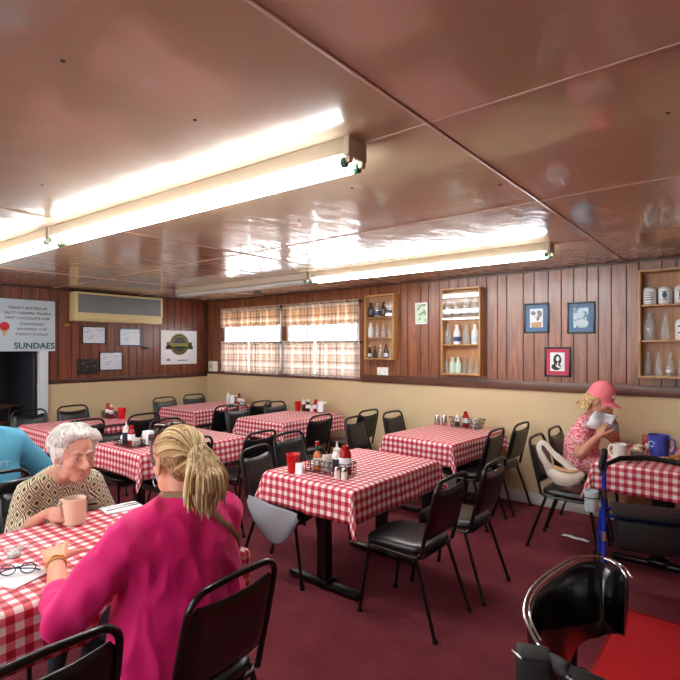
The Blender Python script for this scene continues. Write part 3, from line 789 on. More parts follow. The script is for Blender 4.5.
for i in range(6):
    bottle('bottle', 'small clear soda bottle, %s from left on the bottom shelf of the wide case' % od[i], 'bottle', -.705 + i * .083, 1.3565, PSODA, M['bottle'], 1.08, g, band=(.03, .05, M['paper']) if i == 2 else None, y=YB - .082)

# ------------------------------------------------------------------ tables and cloths
TZ = .745
def cloth_mesh(w, l, h, seed, zt=.0065):
    rnd = random.Random(seed)
    a0 = [rnd.uniform(0, 6.28) for _ in range(6)]
    step = .027
    nx = int(round((w + 2 * h) / step)); ny = int(round((l + 2 * h) / step))
    vs, fs, uv = [], [], []
    R = .012
    def fold(d):      # overhang length -> outward, drop (rounded edge)
        if d <= 0: return 0, 0
        arc = R * PI / 2
        if d < arc: a = d / R; return R * math.sin(a), R * (1 - math.cos(a))
        return R + (d - arc) * .05, R + (d - arc)
    ex, ey = w / 2 - .004, l / 2 - .004
    for j in range(ny + 1):
        for i in range(nx + 1):
            a = -(w / 2 + h) + (w + 2 * h) * i / nx; c = -(l / 2 + h) + (l + 2 * h) * j / ny
            da, dc = abs(a) - ex, abs(c) - ey
            sa, sc_ = (1 if a > 0 else -1), (1 if c > 0 else -1)
            if da > 0 and dc > 0:
                r = math.hypot(da, dc); th = math.atan2(dc, da)
                o, dr = fold(r)
                fl = .30 * max(0, r - .02) * math.sin(2 * th) ** 2
                x = sa * (ex + (o + fl) * math.cos(th)); y = sc_ * (ey + (o + fl) * math.sin(th)); z = -dr * .97
            elif da > 0 or dc > 0:
                d = max(da, dc); o, dr = fold(d)
                q = c if da > 0 else a
                wv = .012 * (d / h) * (math.sin(9 * q + a0[0 if sa > 0 else 1]) + .6 * math.sin(17 * q + a0[2 if sc_ > 0 else 3]))
                if da > 0: x = sa * (ex + o + max(wv, -.004)); y = c
                else: x = a; y = sc_ * (ey + o + max(wv, -.004))
                z = -dr
            else:
                x, y, z = a, c, .0012 * math.sin(11 * a + a0[4]) * math.sin(8 * c + a0[5])
            vs.append((x, y, z + zt)); uv.append((a + 3 + .013 * seed, c + 3 + .007 * seed))
    for j in range(ny):
        for i in range(nx):
            k = j * (nx + 1) + i; fs.append((k, k + 1, k + nx + 2, k + nx + 1))
    me = bpy.data.meshes.new('tablecloth'); me.from_pydata(vs, [], fs)
    L = me.uv_layers.new(name='UVMap')
    for p in me.polygons:
        for li in p.loop_indices: L.data[li].uv = uv[me.loops[li].vertex_index]
    return me
def make_table(w, l, x, y, rz, label):
    t = thing('dining_table', label, 'table', (x, y, 0), rz, 'dining tables under gingham cloths')
    b = MB(); b.box((0, 0, TZ - .016), (w - .012, l - .012, .032), .010, seg=3); b.build('tabletop', M['black_top'], t)
    for s in (-1, 1):
        b = MB(); b.box((0, s * l * .32, .36), (.075, .075, .70), .006); b.box((0, s * l * .32, TZ - .042), (.34, .30, .018), .003)
        b.build('column', M['black_metal'], t)
        b = MB(); b.box((0, s * l * .32, .028), (.60, .07, .035), .010); b.box((0, s * l * .32, .05), (.13, .11, .03), .01)
        for q in (-1, 1): b.lathe([(0, 0), (.02, 0), (.02, .012), (0, .012)], (q * .27, s * l * .32, 0), 10)
        b.build('pedestal_foot', M['black_metal'], t)
    return t
TABLES = []
def table_set(w, l, x, y, rz, lt, lc, h=.205, seed=0):
    t = make_table(w, l, x, y, rz, lt)
    me = cloth_mesh(w, l, h, seed)
    o = link(me, 'tablecloth', M['ging'], None, True, 179, recalc=False)
    so = o.modifiers.new('s', 'SOLIDIFY'); so.thickness = .0016; so.offset = 1
    o.location = (x, y, TZ); o.rotation_euler = (0, 0, rz)
    tag(o, lc, 'tablecloth', 'red gingham tablecloths'); return t
d2r = math.radians
table_set(.765, 1.06, -2.215, 2.90, 0, 'dining table at the room centre with black pedestal feet, red tumbler on top', 'red gingham cloth on the centre table holding the red tumbler and ketchup rack', seed=1)
table_set(.75, 1.05, -2.385, 4.62, d2r(-3), 'dining table against the wall below the tall display case', 'red gingham cloth on the table with the wire basket below the tall display case', seed=2)
table_set(.76, 1.07, -4.475, 4.53, d2r(1), 'dining table below the plaid curtains, red tumbler by the wall', 'red gingham cloth on the table below the plaid curtains', seed=3)
table_set(.76, 1.0, -6.20, 4.52, d2r(2), 'dining table in the far corner of the room', 'red gingham cloth on the far corner table, white bottles at its back edge', seed=4)
table_set(.76, 1.07, -5.86, 2.62, 0, 'dining table near the doorway under the framed certificates', 'red gingham cloth on the table near the doorway, behind the white-haired woman', seed=5)
table_set(.76, 1.10, -4.13, 2.66, 0, 'dining table right behind the ponytailed woman, condiments at its front edge', 'red gingham cloth on the table between the two seated women and the far corner', seed=6)
table_set(.80, 1.22, -2.26, .82, 0, 'nearest dining table, where the white-haired and magenta-clad women sit', 'red gingham cloth on the nearest table under the mug and spectacles', seed=7)
table_set(.78, 1.05, -.52, 4.64, 0, 'dining table at the right edge with the pink-capped woman', 'red gingham cloth on the table with the white mug and blue jug', seed=8)
table_set(.76, 1.07, -4.42, .78, 0, 'dining table past the left picture edge in front of the blue-shirted person', 'red gingham cloth on the table past the left picture edge', seed=9)

# ------------------------------------------------------------------ chairs
def make_chair():
    t = thing('dining_chair', '', 'chair', (0, 0, 0), 0, 'black vinyl dining chairs')
    # seat cushion
    vs, fs = [], []
    def outline(k, n, sc, zz, bow):
        a = 2 * PI * k / n; ca, sa = math.cos(a), math.sin(a)
        p = 2 / 4.6
        x = .205 * math.copysign(abs(ca) ** p, ca) * sc; y = .205 * math.copysign(abs(sa) ** p, sa) * sc
        y *= (1 + .04 * x / .2)
        return (x + .01, y, zz)
    n = 40; rings = [(.90, .430), (.975, .436), (1.0, .447), (.995, .460), (.96, .471), (.86, .478), (.6, .482), (.3, .483)]
    for sc, zz in rings:
        for k in range(n): vs.append(outline(k, n, sc, zz, 0))
    for i in range(len(rings) - 1):
        for k in range(n): fs.append((i * n + k, i * n + (k + 1) % n, (i + 1) * n + (k + 1) % n, (i + 1) * n + k))
    fs.append(list(range(n))[::-1]); fs.append([(len(rings) - 1) * n + k for k in range(n)])
    b = MB(); b.add(vs, fs); b.build('seat', M['vinyl'], t, True, 60)
    # back pad: rounded pad with a hand slot above it
    def bx(h): return -.185 - .24 * (h - .44)
    ny, nh = 18, 12
    def pad(side):
        g = []
        for j in range(nh + 1):
            row = []
            for i in range(ny + 1):
                s = -1 + 2 * i / ny
                top = .795 + .026 * abs(s) ** 2.2; bot = .515 + .012 * abs(s) ** 6
                if abs(s) > .86: top -= .035 * ((abs(s) - .86) / .14) ** 2; 
                h = bot + (top - bot) * j / nh
                e = min(1, min(j, nh - j) / 1.6) ** .5 if 0 < j < nh else 0
                e2 = min(1, min(i, ny - i) / 1.8) ** .5 if 0 < i < ny else 0
                bul = .017 * e * e2 + (.004 * math.cos(s * 1.5))
                y = s * (.183 - .006 * max(0, (h - .74) / .08))
                row.append((bx(h) + side * bul, y, h))
            g.append(row)
        return g
    vs, fs = [], []
    for side in (1, -1):
        o = len(vs)
        for r in pad(side): vs += r
        for j in range(nh):
            for i in range(ny):
                k = o + j * (ny + 1) + i; fs.append((k, k + 1, k + ny + 2, k + ny + 1))
    W = ny + 1; H = nh + 1; o = W * H
    loop = [i for i in range(W)] + [j * W + ny for j in range(1, H)] + [nh * W + i for i in range(ny - 1, -1, -1)] + [j * W for j in range(nh - 1, 0, -1)]
    for k in range(len(loop)):
        a, c = loop[k], loop[(k + 1) % len(loop)]; fs.append((a, c, c + o, a + o))
    b = MB(); b.add(vs, fs); b.build('backrest', M['vinyl'], t, True, 60)
    # back frame tube
    pts = []
    for (y, h) in [(-.192, .43), (-.192, .50), (-.192, .62), (-.190, .74), (-.187, .79)]: pts.append((bx(h), y, h))
    for a in range(1, 8):
        q = PI - PI / 2 * a / 8 ; pts.append((bx(.79 + .072 * math.sin(q)), -.115 + .072 * math.cos(q), .79 + .072 * math.sin(q)))
    pts += [(bx(.862), -.10, .862), (bx(.866), 0, .866), (bx(.862), .10, .862)]
    for a in range(7, 0, -1):
        q = PI / 2 * a / 8; pts.append((bx(.79 + .072 * math.sin(q)), .115 + .072 * math.cos(q), .79 + .072 * math.sin(q)))
    for (y, h) in [(.187, .79), (.190, .74), (.192, .62), (.192, .50), (.192, .43)]: pts.append((bx(h), y, h))
    b = MB(); b.tube(pts, .0115, 10); b.build('back_frame', M['black_metal'], t)
    b = MB(); b.tube([(.17, -.185, .42), (.195, -.15, .42), (.195, .15, .42), (.17, .185, .42), (-.16, .19, .42), (-.18, .16, .42), (-.18, -.16, .42), (-.16, -.19, .42)], .011, 8, closed=True)
    b.build('seat_frame', M['black_metal'], t)
    for x0, x1, y0, y1 in ((.175, .235, -.185, -.20), (.175, .235, .185, .20), (-.15, -.285, -.19, -.215), (-.15, -.285, .19, .215)):
        b = MB(); b.tube([(x0, y0, .425), (x0 * .98 + x1 * .02, y0, .40), (x1, y1, .012)], .0112, 9); lg = b.build('leg', M['black_metal'], t)
        b = MB(); b.lathe([(0, 0), (.014, 0), (.015, .004), (.014, .022), (0, .024)], (x1, y1, 0), 10); b.build('foot_cap', M['rubber'], lg)
    return t
_first = [make_chair()]
def chair(x, y, deg, label):
    if _first:
        c = _first.pop(); c.location = (x, y, 0); c.rotation_euler = (0, 0, d2r(deg)); c['label'] = label
        chair.proto = c; return c
    return dup(chair.proto, (x, y, 0), d2r(deg), label)
chair(-1.61, 2.66, 180, 'black chair fully in view at the right side of the centre table, glossy empty seat')
chair(-1.575, 3.21, 181, 'black chair tucked behind the fully visible one at the centre table')
chair(-2.575, 2.575, 13, 'black chair half under the centre table below the red tumbler, white liner on it')
chair(-2.83, 3.13, 2, 'black chair on the far left side of the centre table, back showing above the ketchup')
chair(-2.06, 4.43, 180, 'black chair on the near right side of the table with the wire basket')
chair(-2.02, 4.98, 178, 'black chair leaning close to the beige wall right of the wire-basket table')
chair(-3.0, 4.30, 4, 'black chair left of the wire-basket table, nearer to the room centre')
chair(-2.93, 4.90, -2, 'black chair left of the wire-basket table, against the beige wall')
chair(-3.94, 4.18, 180, 'black chair right of the curtain table, nearer to the room centre')
chair(-3.79, 4.87, 178, 'black chair right of the curtain table, against the beige wall')
chair(-4.79, 4.16, 0, 'black chair left of the curtain table, nearer one of the two')
chair(-4.77, 4.78, -3, 'black chair left of the curtain table, by the wall below the curtains')
chair(-5.50, 4.12, 180, 'black chair right of the far corner table, nearer one of the two')
chair(-5.54, 4.74, 182, 'black chair right of the far corner table, by the wall below the curtains')
chair(-6.50, 4.20, 2, 'black chair between left wall and far corner table, nearer one below the badge poster')
chair(-6.56, 4.74, -2, 'black chair between left wall and far corner table, deepest in the corner')
chair(-6.42, 2.85, 1, 'black chair against the left wall below the framed certificates')
chair(-6.38, 2.32, -2, 'black chair in front of the dark doorway')
chair(-5.57, 2.38, 180, 'black chair right of the doorway table, partly hidden by white hair')
chair(-5.53, 3.00, 180, 'black chair right of the doorway table, nearer to the far corner')
chair(-4.41, 2.36, 0, 'black chair left of the condiment table, just above white hair')
chair(-4.41, 2.92, 0, 'black chair left of the condiment table, above the white napkin holder')
chair(-3.81, 2.45, 180, 'black chair at the condiment table just above the blonde ponytail')
chair(-3.62, 3.00, 183, 'black chair pulled out at the right of the condiment table')
chair(-1.58, 1.05, 183, 'black chair in the foreground that the magenta-clad woman sits on')
chair(-1.61, .505, 180, 'empty black chair cut off by the bottom left picture edge')
chair(-2.86, 1.12, 0, 'black chair under the white-haired woman')
chair(-3.73, 1.02, 180, 'black chair the blue-shirted person sits on')
chair(-1.115, 4.34, 0, 'black chair with the cream shoulder bag on its seat')
chair(-1.125, 4.88, 0, 'black chair under the pink-capped woman, against the beige wall')

# ------------------------------------------------------------------ things on the tables
ZT = TZ + .0105
def tumbler(x, y, label, s=1.0):
    t = thing('tumbler', label, 'cup', (x, y, ZT), 0, 'red plastic tumblers')
    b = MB(); b.lathe([(0, .004), (.034, 0), (.036, .003), (.046, .118), (.0475, .122), (.0455, .122), (.0425, .112), (.034, .008), (0, .007)][0:9], (0, 0, 0), 24).xf(Matrix.Scale(s, 4)); b.build('cup_body', M['red_plastic'], t)
    b = MB(); b.tube([(.0468 * s * math.cos(a * PI / 12), .0468 * s * math.sin(a * PI / 12), .121 * s) for a in range(24)], .0022 * s, 6, closed=True); b.build('rim', M['red_plastic'], t)
    return t
def ketchup(x, y, label, s=1.0, rz=0, z=None, mat=None):
    t = thing('ketchup_bottle', label, 'bottle', (x, y, ZT if z is None else z), rz, 'ketchup bottles')
    b = MB(); b.lathe([(0, 0), (.030, 0), (.034, .006), (.035, .07), (.033, .10), (.030, .125), (.020, .138), (0, .139)], (0, 0, 0), 20, sy=.72).xf(Matrix.Scale(s, 4)); b.build('body', mat or M['ketchup'], t)
    b = MB(); b.lathe([(0, .137), (.021, .137), (.022, .142), (.02, .160), (.012, .166), (0, .167)], (0, 0, 0), 16).xf(Matrix.Scale(s, 4)); b.build('cap', M['white_plastic'] if mat else M['ketchup'], t)
    b = MB(); b.lathe([(.0352, .045), (.0360, .047), (.0352, .092), (.0345, .094)], (0, 0, 0), 20, sy=.725).xf(Matrix.Scale(s, 4)); b.build('label_band', M['paper'], t)
    return t
def squeeze(x, y, label, fill, s=1.0, fillh=.095, z=None):
    t = thing('squeeze_bottle', label, 'bottle', (x, y, ZT if z is None else z), 0, 'squeeze bottles')
    b = MB(); b.lathe([(0, 0), (.030, 0), (.033, .005), (.033, fillh)], (0, 0, 0), 20).xf(Matrix.Scale(s, 4)); b.build('filled_body', fill, t)
    b = MB(); b.lathe([(.033, fillh), (.033, .115), (.029, .135), (.024, .145), (.026, .147), (.026, .160), (.012, .168), (.0085, .172), (.004, .208), (0, .209)], (0, 0, 0), 20).xf(Matrix.Scale(s, 4)); b.build('spout_top', M['white_plastic'], t)
    return t
def shaker(x, y, label, s=1.0, steel=False, z=None):
    t = thing('shaker', label, 'shaker', (x, y, ZT if z is None else z), 0, 'salt and pepper shakers')
    b = MB(); b.lathe([(0, 0), (.019, 0), (.021, .004), (.021, .03), (.018, .055), (0, .056)], (0, 0, 0), 14).xf(Matrix.Scale(s, 4)); b.build('jar_body', M['steel'] if steel else M['sugar'], t)
    b = MB(); b.lathe([(0, .054), (.019, .055), (.0195, .066), (.013, .075), (0, .077)], (0, 0, 0), 14).xf(Matrix.Scale(s, 4)); b.build('lid', M['chrome'], t)
    return t
def dispenser(x, y, label, rz=0, s=1.0):
    t = thing('napkin_holder', label, 'napkin holder', (x, y, ZT), rz, 'napkin holders')
    b = MB(); b.box((0, 0, .006), (.11, .075, .012), .003); b.box((-.052, 0, .055), (.005, .075, .105), .002); b.box((.052, 0, .055), (.005, .075, .105), .002); b.xf(Matrix.Scale(s, 4)); b.build('holder_frame', M['steel'], t)
    b = MB()
    for k in range(6): b.box((0, -.028 + .011 * k, .07 + .003 * (k % 2)), (.094, .007, .125), .003)
    b.xf(Matrix.Scale(s, 4)); b.build('napkin_stack', M['paper'], t)
    return t
def wire_rack(x, y, label, L=.30, W=.13, Hh=.085, rz=0, flare=1.0):
    t = thing('wire_rack', label, 'condiment rack', (x, y, ZT), rz, 'wire condiment racks')
    b = MB(); r = .0022
    def rect(z, k): return [(-L / 2 * k, -W / 2 * k, z), (L / 2 * k, -W / 2 * k, z), (L / 2 * k, W / 2 * k, z), (-L / 2 * k, W / 2 * k, z)]
    for z, k in ((.004, 1), (Hh * .55, 1 + (flare - 1) * .55), (Hh, flare)): b.tube(rect(z, k), r * 1.2, 6, closed=True)
    for q in range(9):
        f = -.5 + q / 8
        for s in (-1, 1): b.tube([(L * f, s * W / 2, .004), (L * f * flare, s * W / 2 * flare, Hh)], r, 5)
        if q < 8:
            for s in (-1, 1): b.tube([(L * f, s * W / 2, .004), (L * (f + .125) * flare, s * W / 2 * flare, Hh)], r * .8, 5)
    for q in range(1, 4):
        f = -.5 + q / 4
        for s in (-1, 1): b.tube([(s * L / 2, W * f, .004), (s * L / 2 * flare, W * f * flare, Hh)], r, 5)
    for q in range(7): b.tube([(-L / 2 + L * q / 6, -W / 2, .004), (-L / 2 + L * q / 6, W / 2, .004)], r, 5)
    b.build('wire_basket', M['black_metal'], t)
    for s in (-1, 1):
        b = MB(); b.tube([(s * L / 2 * flare, -.03, Hh), (s * (L / 2 * flare + .03), -.02, Hh + .004), (s * (L / 2 * flare + .03), .02, Hh + .004), (s * L / 2 * flare, .03, Hh)], .0028, 6); b.build('handle', M['black_metal'], t)
    return t
def packets(x, y, label, w=.06, d=.05, h=.07, z=None, mat=None):
    t = thing('sugar_packets', label, 'sugar packets', (x, y, (ZT if z is None else z)), 0, 'packets of sugar')
    b = MB(); b.lathe([(0, 0), (w * .42, 0), (w * .5, .004), (w * .5, h * .62), (w * .46, h * .62), (w * .4, .008), (0, .008)], (0, 0, 0), 16); b.build('jar', M['bottle'], t)
    rnd = random.Random(int(abs(x * 100)))
    b = MB()
    for k in range(7):
        b.box((-w * .3 + k * w * .1, rnd.uniform(-.006, .006), h * .56), (.004, w * .55, h * .8 + rnd.uniform(-.01, .01)), .001, Rx(rnd.uniform(-.08, .08)) @ Ry(rnd.uniform(-.08, .08)))
    b.build('paper_packets', M['sugar'], t)
    return t
def hot_sauce(x, y, label, z=None, s=1.0):
    t = thing('sauce_bottle', label, 'bottle', (x, y, ZT if z is None else z), 0)
    b = MB(); b.lathe([(0, 0), (.024, 0), (.027, .005), (.027, .09), (.022, .112), (.0125, .125)], (0, 0, 0), 18).xf(Matrix.Scale(s, 4)); b.build('body', M['sauce'], t)
    b = MB(); b.lathe([(.0125, .125), (.013, .128), (.013, .165), (0, .166)], (0, 0, 0), 14).xf(Matrix.Scale(s, 4)); b.build('neck_sleeve', M['green_plastic'], t)
    b = MB(); b.lathe([(0, .163), (.0155, .163), (.0155, .188), (.012, .192), (0, .193)], (0, 0, 0), 14).xf(Matrix.Scale(s, 4)); b.build('cap', M['ketchup'], t)
    b = MB(); b.lathe([(.0272, .03), (.0277, .031), (.0277, .079), (.0272, .08)], (0, 0, 0), 18).xf(Matrix.Scale(s, 4)); b.build('label_band', M['sugar'], t)
    return t
def mug(x, y, label, mat, rz, r=.052, h=.122):
    t = thing('coffee_mug', label, 'mug', (x, y, ZT), rz)
    b = MB(); b.lathe([(0, 0), (r * .9, 0), (r, .006), (r, h - .003), (r - .003, h), (r - .006, h - .004), (r - .006, .012), (0, .01)], (0, 0, 0), 32); b.build('cup_body', mat, t)
    b = MB(); b.tube([(r - .004, 0, h * .82), (r + .022, 0, h * .86), (r + .036, 0, h * .66), (r + .034, 0, h * .42), (r + .018, 0, h * .24), (r - .004, 0, h * .2)], (.0085), 10, side=(0, 1, 0)); b.build('handle', mat, t)
    b = MB(); b.lathe([(0, h * .72), (r - .0065, h * .72), (r - .0065, h * .73), (0, h * .73)], (0, 0, 0), 24); b.build('coffee', M['bottle_brown'], t)
    return t
# centre table
tumbler(-2.425, 2.475, 'red tumbler at the left corner of the centre table')
t = thing('folded_napkin', 'small white folded paper standing beside the red tumbler on the centre table', 'napkin', (-2.345, 2.455, ZT), .3)
b = MB(); b.box((0, -.012, .036), (.05, .002, .074), 0, Rx(-.18)); b.box((0, .012, .036), (.05, .002, .074), 0, Rx(.18)); b.build('paper_leaf', M['paper'], t, False)
wire_rack(-2.21, 2.615, 'black wire rack of sauces on the centre table', .34, .12, .085, .05)
hot_sauce(-2.325, 2.61, 'sauce bottle with green neck and red cap in the centre table rack', ZT + .008)
packets(-2.24, 2.615, 'jar of white sugar packets in the centre table rack', .066, .05, .115, ZT + .008)
squeeze(-2.155, 2.62, 'dark-filled squeeze bottle with white spout in the centre table rack', M['dark_sauce'], 1.0, .095, ZT + .008)
ketchup(-2.083, 2.62, 'red ketchup bottle with white label at the right end of the centre table rack', 1.18, .6, ZT + .008)
shaker(-2.075, 2.525, 'glass shaker in front of the ketchup on the centre table')
shaker(-2.02, 2.53, 'second glass shaker in front of the ketchup, nearer the table corner')
# wire-basket table by the wall
shaker(-2.67, 4.98, 'left of two steel shakers beside the wire basket by the wall', 1.45, True)
shaker(-2.60, 5.01, 'right of two steel shakers beside the wire basket by the wall', 1.45, True)
wire_rack(-2.33, 5.0, 'wide flared wire basket on the table under the tall display case', .30, .12, .10, 0, 1.15)
squeeze(-2.44, 5.0, 'pale squeeze bottle in the wide wire basket', M['dark_sauce'], .72, .07, ZT + .008)
ketchup(-2.34, 4.99, 'red ketchup bottle standing in the wide wire basket', 1.0, 0, ZT + .008)
packets(-2.24, 5.0, 'jar of white and green packets in the wide wire basket', .075, .05, .105, ZT + .008)
# table below the curtains
tumbler(-4.745, 4.94, 'red tumbler on the table below the plaid curtains')
squeeze(-4.66, 4.96, 'dark sauce bottle with white spout on the curtain table', M['bottle_brown'], .82, .11)
ketchup(-4.585, 4.96, 'dark bottle with white label on the curtain table, left of the shaker', .95, 0, None, M['bottle_brown'])
shaker(-4.525, 4.975, 'pale shaker between two labelled bottles on the curtain table', 1.35)
ketchup(-4.455, 4.975, 'deep red ketchup bottle next to the napkin holder on the curtain table', 1.0)
dispenser(-4.345, 4.97, 'white napkin holder at the wall end of the curtain table', 0, 1.05)
# far corner table
squeeze(-6.13, 4.86, 'white squeeze bottle at the back of the far corner table', M['white_plastic'], .95, .09)
dispenser(-6.05, 4.89, 'white napkin holder on the far corner table', .2, 1.0)
ketchup(-5.945, 4.92, 'dark red ketchup bottle on the far corner table', 1.0)
packets(-5.89, 4.93, 'jar of packets at the right end of the condiments in the far corner', .08, .05, .085)
# doorway table
wire_rack(-6.02, 2.99, 'wire rack with ketchup on the doorway table', .20, .12, .075)
ketchup(-6.07, 2.99, 'deep red ketchup bottle in the doorway table rack', 1.0, 0, ZT + .008)
ketchup(-5.985, 2.99, 'red and white bottle beside the ketchup in the doorway table rack', .92, 0, ZT + .008, M['ketchup'])
tumbler(-5.83, 3.04, 'red tumbler on the doorway table under the framed certificates', 1.05)
# condiment table behind the women
wire_rack(-4.16, 2.235, 'wire rack at the front edge of the condiment table', .30, .12, .06)
squeeze(-4.21, 2.235, 'dark squeeze bottle with white top on the condiment table', M['dark_sauce'], .95, .11, ZT + .008)
ketchup(-4.125, 2.235, 'red ketchup bottle with round white label on the condiment table', 1.05, 0, ZT + .008)
shaker(-4.275, 2.235, 'small glass shaker left of the dark squeeze bottle on the condiment table', 1.0, False, ZT + .008)
packets(-4.05, 2.235, 'jar of packets beside the ketchup on the condiment table', .065, .05, .075, ZT + .008)
dispenser(-4.07, 2.36, 'white napkin holder behind the ketchup on the condiment table', .1, .92)
# nearest table
mug(-2.535, 1.085, 'cream coffee mug held by the white-haired woman', M['mug'], d2r(205))
def flat_napkin(x, y, rz, w, l, label):
    t = thing('paper_napkin', label, 'napkin', (x, y, ZT - .002), rz)
    b = MB(); b.box((0, 0, .002), (w, l, .004), .001); b.box((.004, -.003, .0055), (w * .97, l * .96, .003), .001, Rz(.03)); b.build('folded_sheets', M['paper'], t, False)
    return t
flat_napkin(-2.105, .70, d2r(20), .17, .16, 'white paper napkin under the spectacles on the nearest table')
t = thing('spectacles', 'folded dark blue spectacles lying on a white napkin on the nearest table', 'glasses', (-2.105, .70, ZT + .0065), d2r(58))
for s in (-1, 1):
    b = MB(); b.tube([(s * .033 + .025 * math.cos(a * PI / 12), -.004, .021 + .019 * math.sin(a * PI / 12)) for a in range(24)], .0022, 6, closed=True); b.build('rim', M['spectacle'], t)
    b = MB(); b.lathe([(0, -.0006), (.0235, -.0006), (.0235, .0006), (0, .0006)], (s * .033, -.004, .021), 20, Rx(Q), sy=.76); b.build('lens', M['glass'], t)
    b = MB(); b.tube([(s * .058, -.004, .026), (s * .06, .004, .026), (s * .02, .014 + .006 * s, .022), (-s * .045, .016 + .006 * s, .012), (-s * .07, .017 + .006 * s, .003)], .0026, 6); b.build('temple_arm', M['spectacle'], t)
b = MB(); b.tube([(-.009, -.004, .026), (0, -.005, .030), (.009, -.004, .026)], .0025, 6); b.build('bridge', M['spectacle'], t)
flat_napkin(-2.58, 1.345, d2r(-8), .13, .19, 'white paper napkin with cutlery at the far end of the nearest table')
def cutlery(name, x, y, rz, label, kind):
    t = thing(name, label, name, (x, y, ZT + .0055), rz, 'cutlery on the paper napkin')
    b = MB(); b.tube([(0, -.09, .002), (0, -.03, .003), (0, .02, .003)], [(.005, .0016), (.003, .0016), (.0035, .0015)], 8, side=(1, 0, 0)); b.build('handle', M['steel'], t)
    b = MB()
    if kind: b.tube([(0, .02, .003), (0, .05, .003), (0, .095, .002)], [(.004, .0014), (.009, .001), (.004, .0008)], 8, side=(1, 0, 0)); b.build('blade', M['steel'], t)
    else:
        b.tube([(0, .02, .003), (0, .045, .004)], [(.004, .0014), (.011, .0012)], 8, side=(1, 0, 0))
        for k in range(4): b.tube([(-.009 + .006 * k, .045, .004), (-.009 + .006 * k, .09, .006)], .0013, 6)
        b.build('tines', M['steel'], t)
cutlery('fork', -2.60, 1.34, d2r(-14), 'steel fork lying on the far paper napkin, nearer the white-haired woman', 0)
cutlery('knife', -2.56, 1.345, d2r(-4), 'steel knife lying on the far paper napkin, nearer the magenta sleeve', 1)
t = thing('creamer_tub', 'clear plastic tub with a small spoon at the left picture edge on the nearest table', 'tub', (-2.315, .755, ZT - .002), .4)
b = MB(); b.lathe([(0, 0), (.022, 0), (.024, .003), (.030, .035), (.034, .036), (.0335, .038), (.029, .037), (.022, .005), (0, .005)], (0, 0, 0), 20); b.build('cup_body', M['bottle'], t)
b = MB(); b.tube([(.0, .0, .008), (.045, .06, .045)], [(.006, .002), (.003, .0015)], 8); b.build('spoon', M['steel'], t)
b = MB(); b.lathe([(0, .005), (.021, .006), (.024, .018), (0, .019)], (0, 0, 0), 16); b.build('cream', M['milk'], t)
# right-hand table
mug(-.755, 4.245, 'white coffee mug at the front corner of the right-hand table', M['white_mug'], d2r(160), .05, .13)
t = thing('spice_tin', 'grey tin lying low beside the white mug', 'tin', (-.665, 4.36, ZT))
b = MB(); b.lathe([(0, 0), (.044, 0), (.046, .004), (.046, .06), (0, .061)], (0, 0, 0), 20); b.build('tin_body', M['denim_grey'], t)
b = MB(); b.lathe([(0, .06), (.048, .06), (.048, .07), (0, .072)], (0, 0, 0), 20); b.build('lid', M['steel'], t)
t = thing('cream_pitcher', 'small cream pitcher behind the grey tin on the right-hand table', 'pitcher', (-.68, 4.52, ZT), .6)
b = MB(); b.lathe([(0, 0), (.034, 0), (.042, .02), (.040, .05), (.030, .075), (.036, .09), (.033, .09), (.027, .075), (0, .07)], (0, 0, 0), 22); b.build('body', M['plate'], t)
b = MB(); b.tube([(.03, 0, .08), (.06, 0, .075), (.065, 0, .05), (.04, 0, .025)], .006, 8); b.build('handle', M['plate'], t)
t = thing('blue_jug', 'blue ceramic jug with a pale swirl on the right-hand table', 'jug', (-.55, 4.60, ZT), d2r(-20))
b = MB(); b.lathe([(0, 0), (.058, 0), (.066, .01), (.072, .10), (.074, .165), (.076, .172), (.071, .172), (.066, .10), (.06, .012), (0, .01)], (0, 0, 0), 28); b.build('body', M['blue_plastic'], t)
b = MB(); b.tube([(.07, 0, .15), (.11, 0, .145), (.118, 0, .09), (.10, 0, .045), (.068, 0, .04)], .009, 8, side=(0, 1, 0)); b.build('handle', M['blue_plastic'], t)
b = MB(); b.tube([(-.02 + .024 * math.cos(a * PI / 8), -.0705 - .001 * math.sin(a), .105 + .02 * math.sin(a * PI / 8)) for a in range(15)], .0045, 6); b.build('swirl', M['sign_bg'], t)
t = thing('red_box', 'small red box between the pitcher and the blue jug', 'box', (-.645, 4.78, ZT), .2)
b = MB(); b.box((0, 0, .065), (.085, .05, .13), .004); b.build('carton', M['ketchup'], t)
b = MB(); b.box((0, -.0255, .05), (.05, .002, .04)); b.build('label_panel', M['paper'], t)
t = thing('dinner_plate', 'oval plate of fried food on the right-hand table', 'plate', (-.43, 4.42, ZT))
b = MB(); b.lathe([(0, .003), (.07, 0), (.09, .004), (.135, .018), (.137, .021), (.09, .010), (.06, .007), (0, .007)], (0, 0, 0), 32, sx=1.1, sy=.8); b.build('dish', M['plate'], t)
rnd = random.Random(3)
for k in range(9):
    b = MB(); a = rnd.uniform(0, 6.28); rr = rnd.uniform(.0, .07)
    b.ball((rr * math.cos(a) * 1.1, rr * math.sin(a) * .8, .022 + .012 * (k % 3)), (.028, .016, .014), Rz(rnd.uniform(0, 3)), 10, 7)
    f = b.build('fried_piece', M['food']); f.location = (-.43, 4.42, ZT)
    tag(f, 'golden fried piece heaped on the oval plate', 'food', 'fried pieces on the oval plate')
t = thing('wire_rack', 'dark wire rack behind the plate at the right picture edge', 'condiment rack', (-.33, 4.72, ZT), .2, 'wire condiment racks')
b = MB()
for z in (.004, .05, .10): b.tube([(-.08, -.06, z), (.08, -.06, z), (.08, .06, z), (-.08, .06, z)], .003, 6, closed=True)
for k in range(7):
    for s in (-1, 1): b.tube([(-.08 + .16 * k / 6, s * .06, .004), (-.08 + .16 * k / 6, s * .06, .10)], .0025, 5)
b.build('wire_basket', M['black_metal'], t)

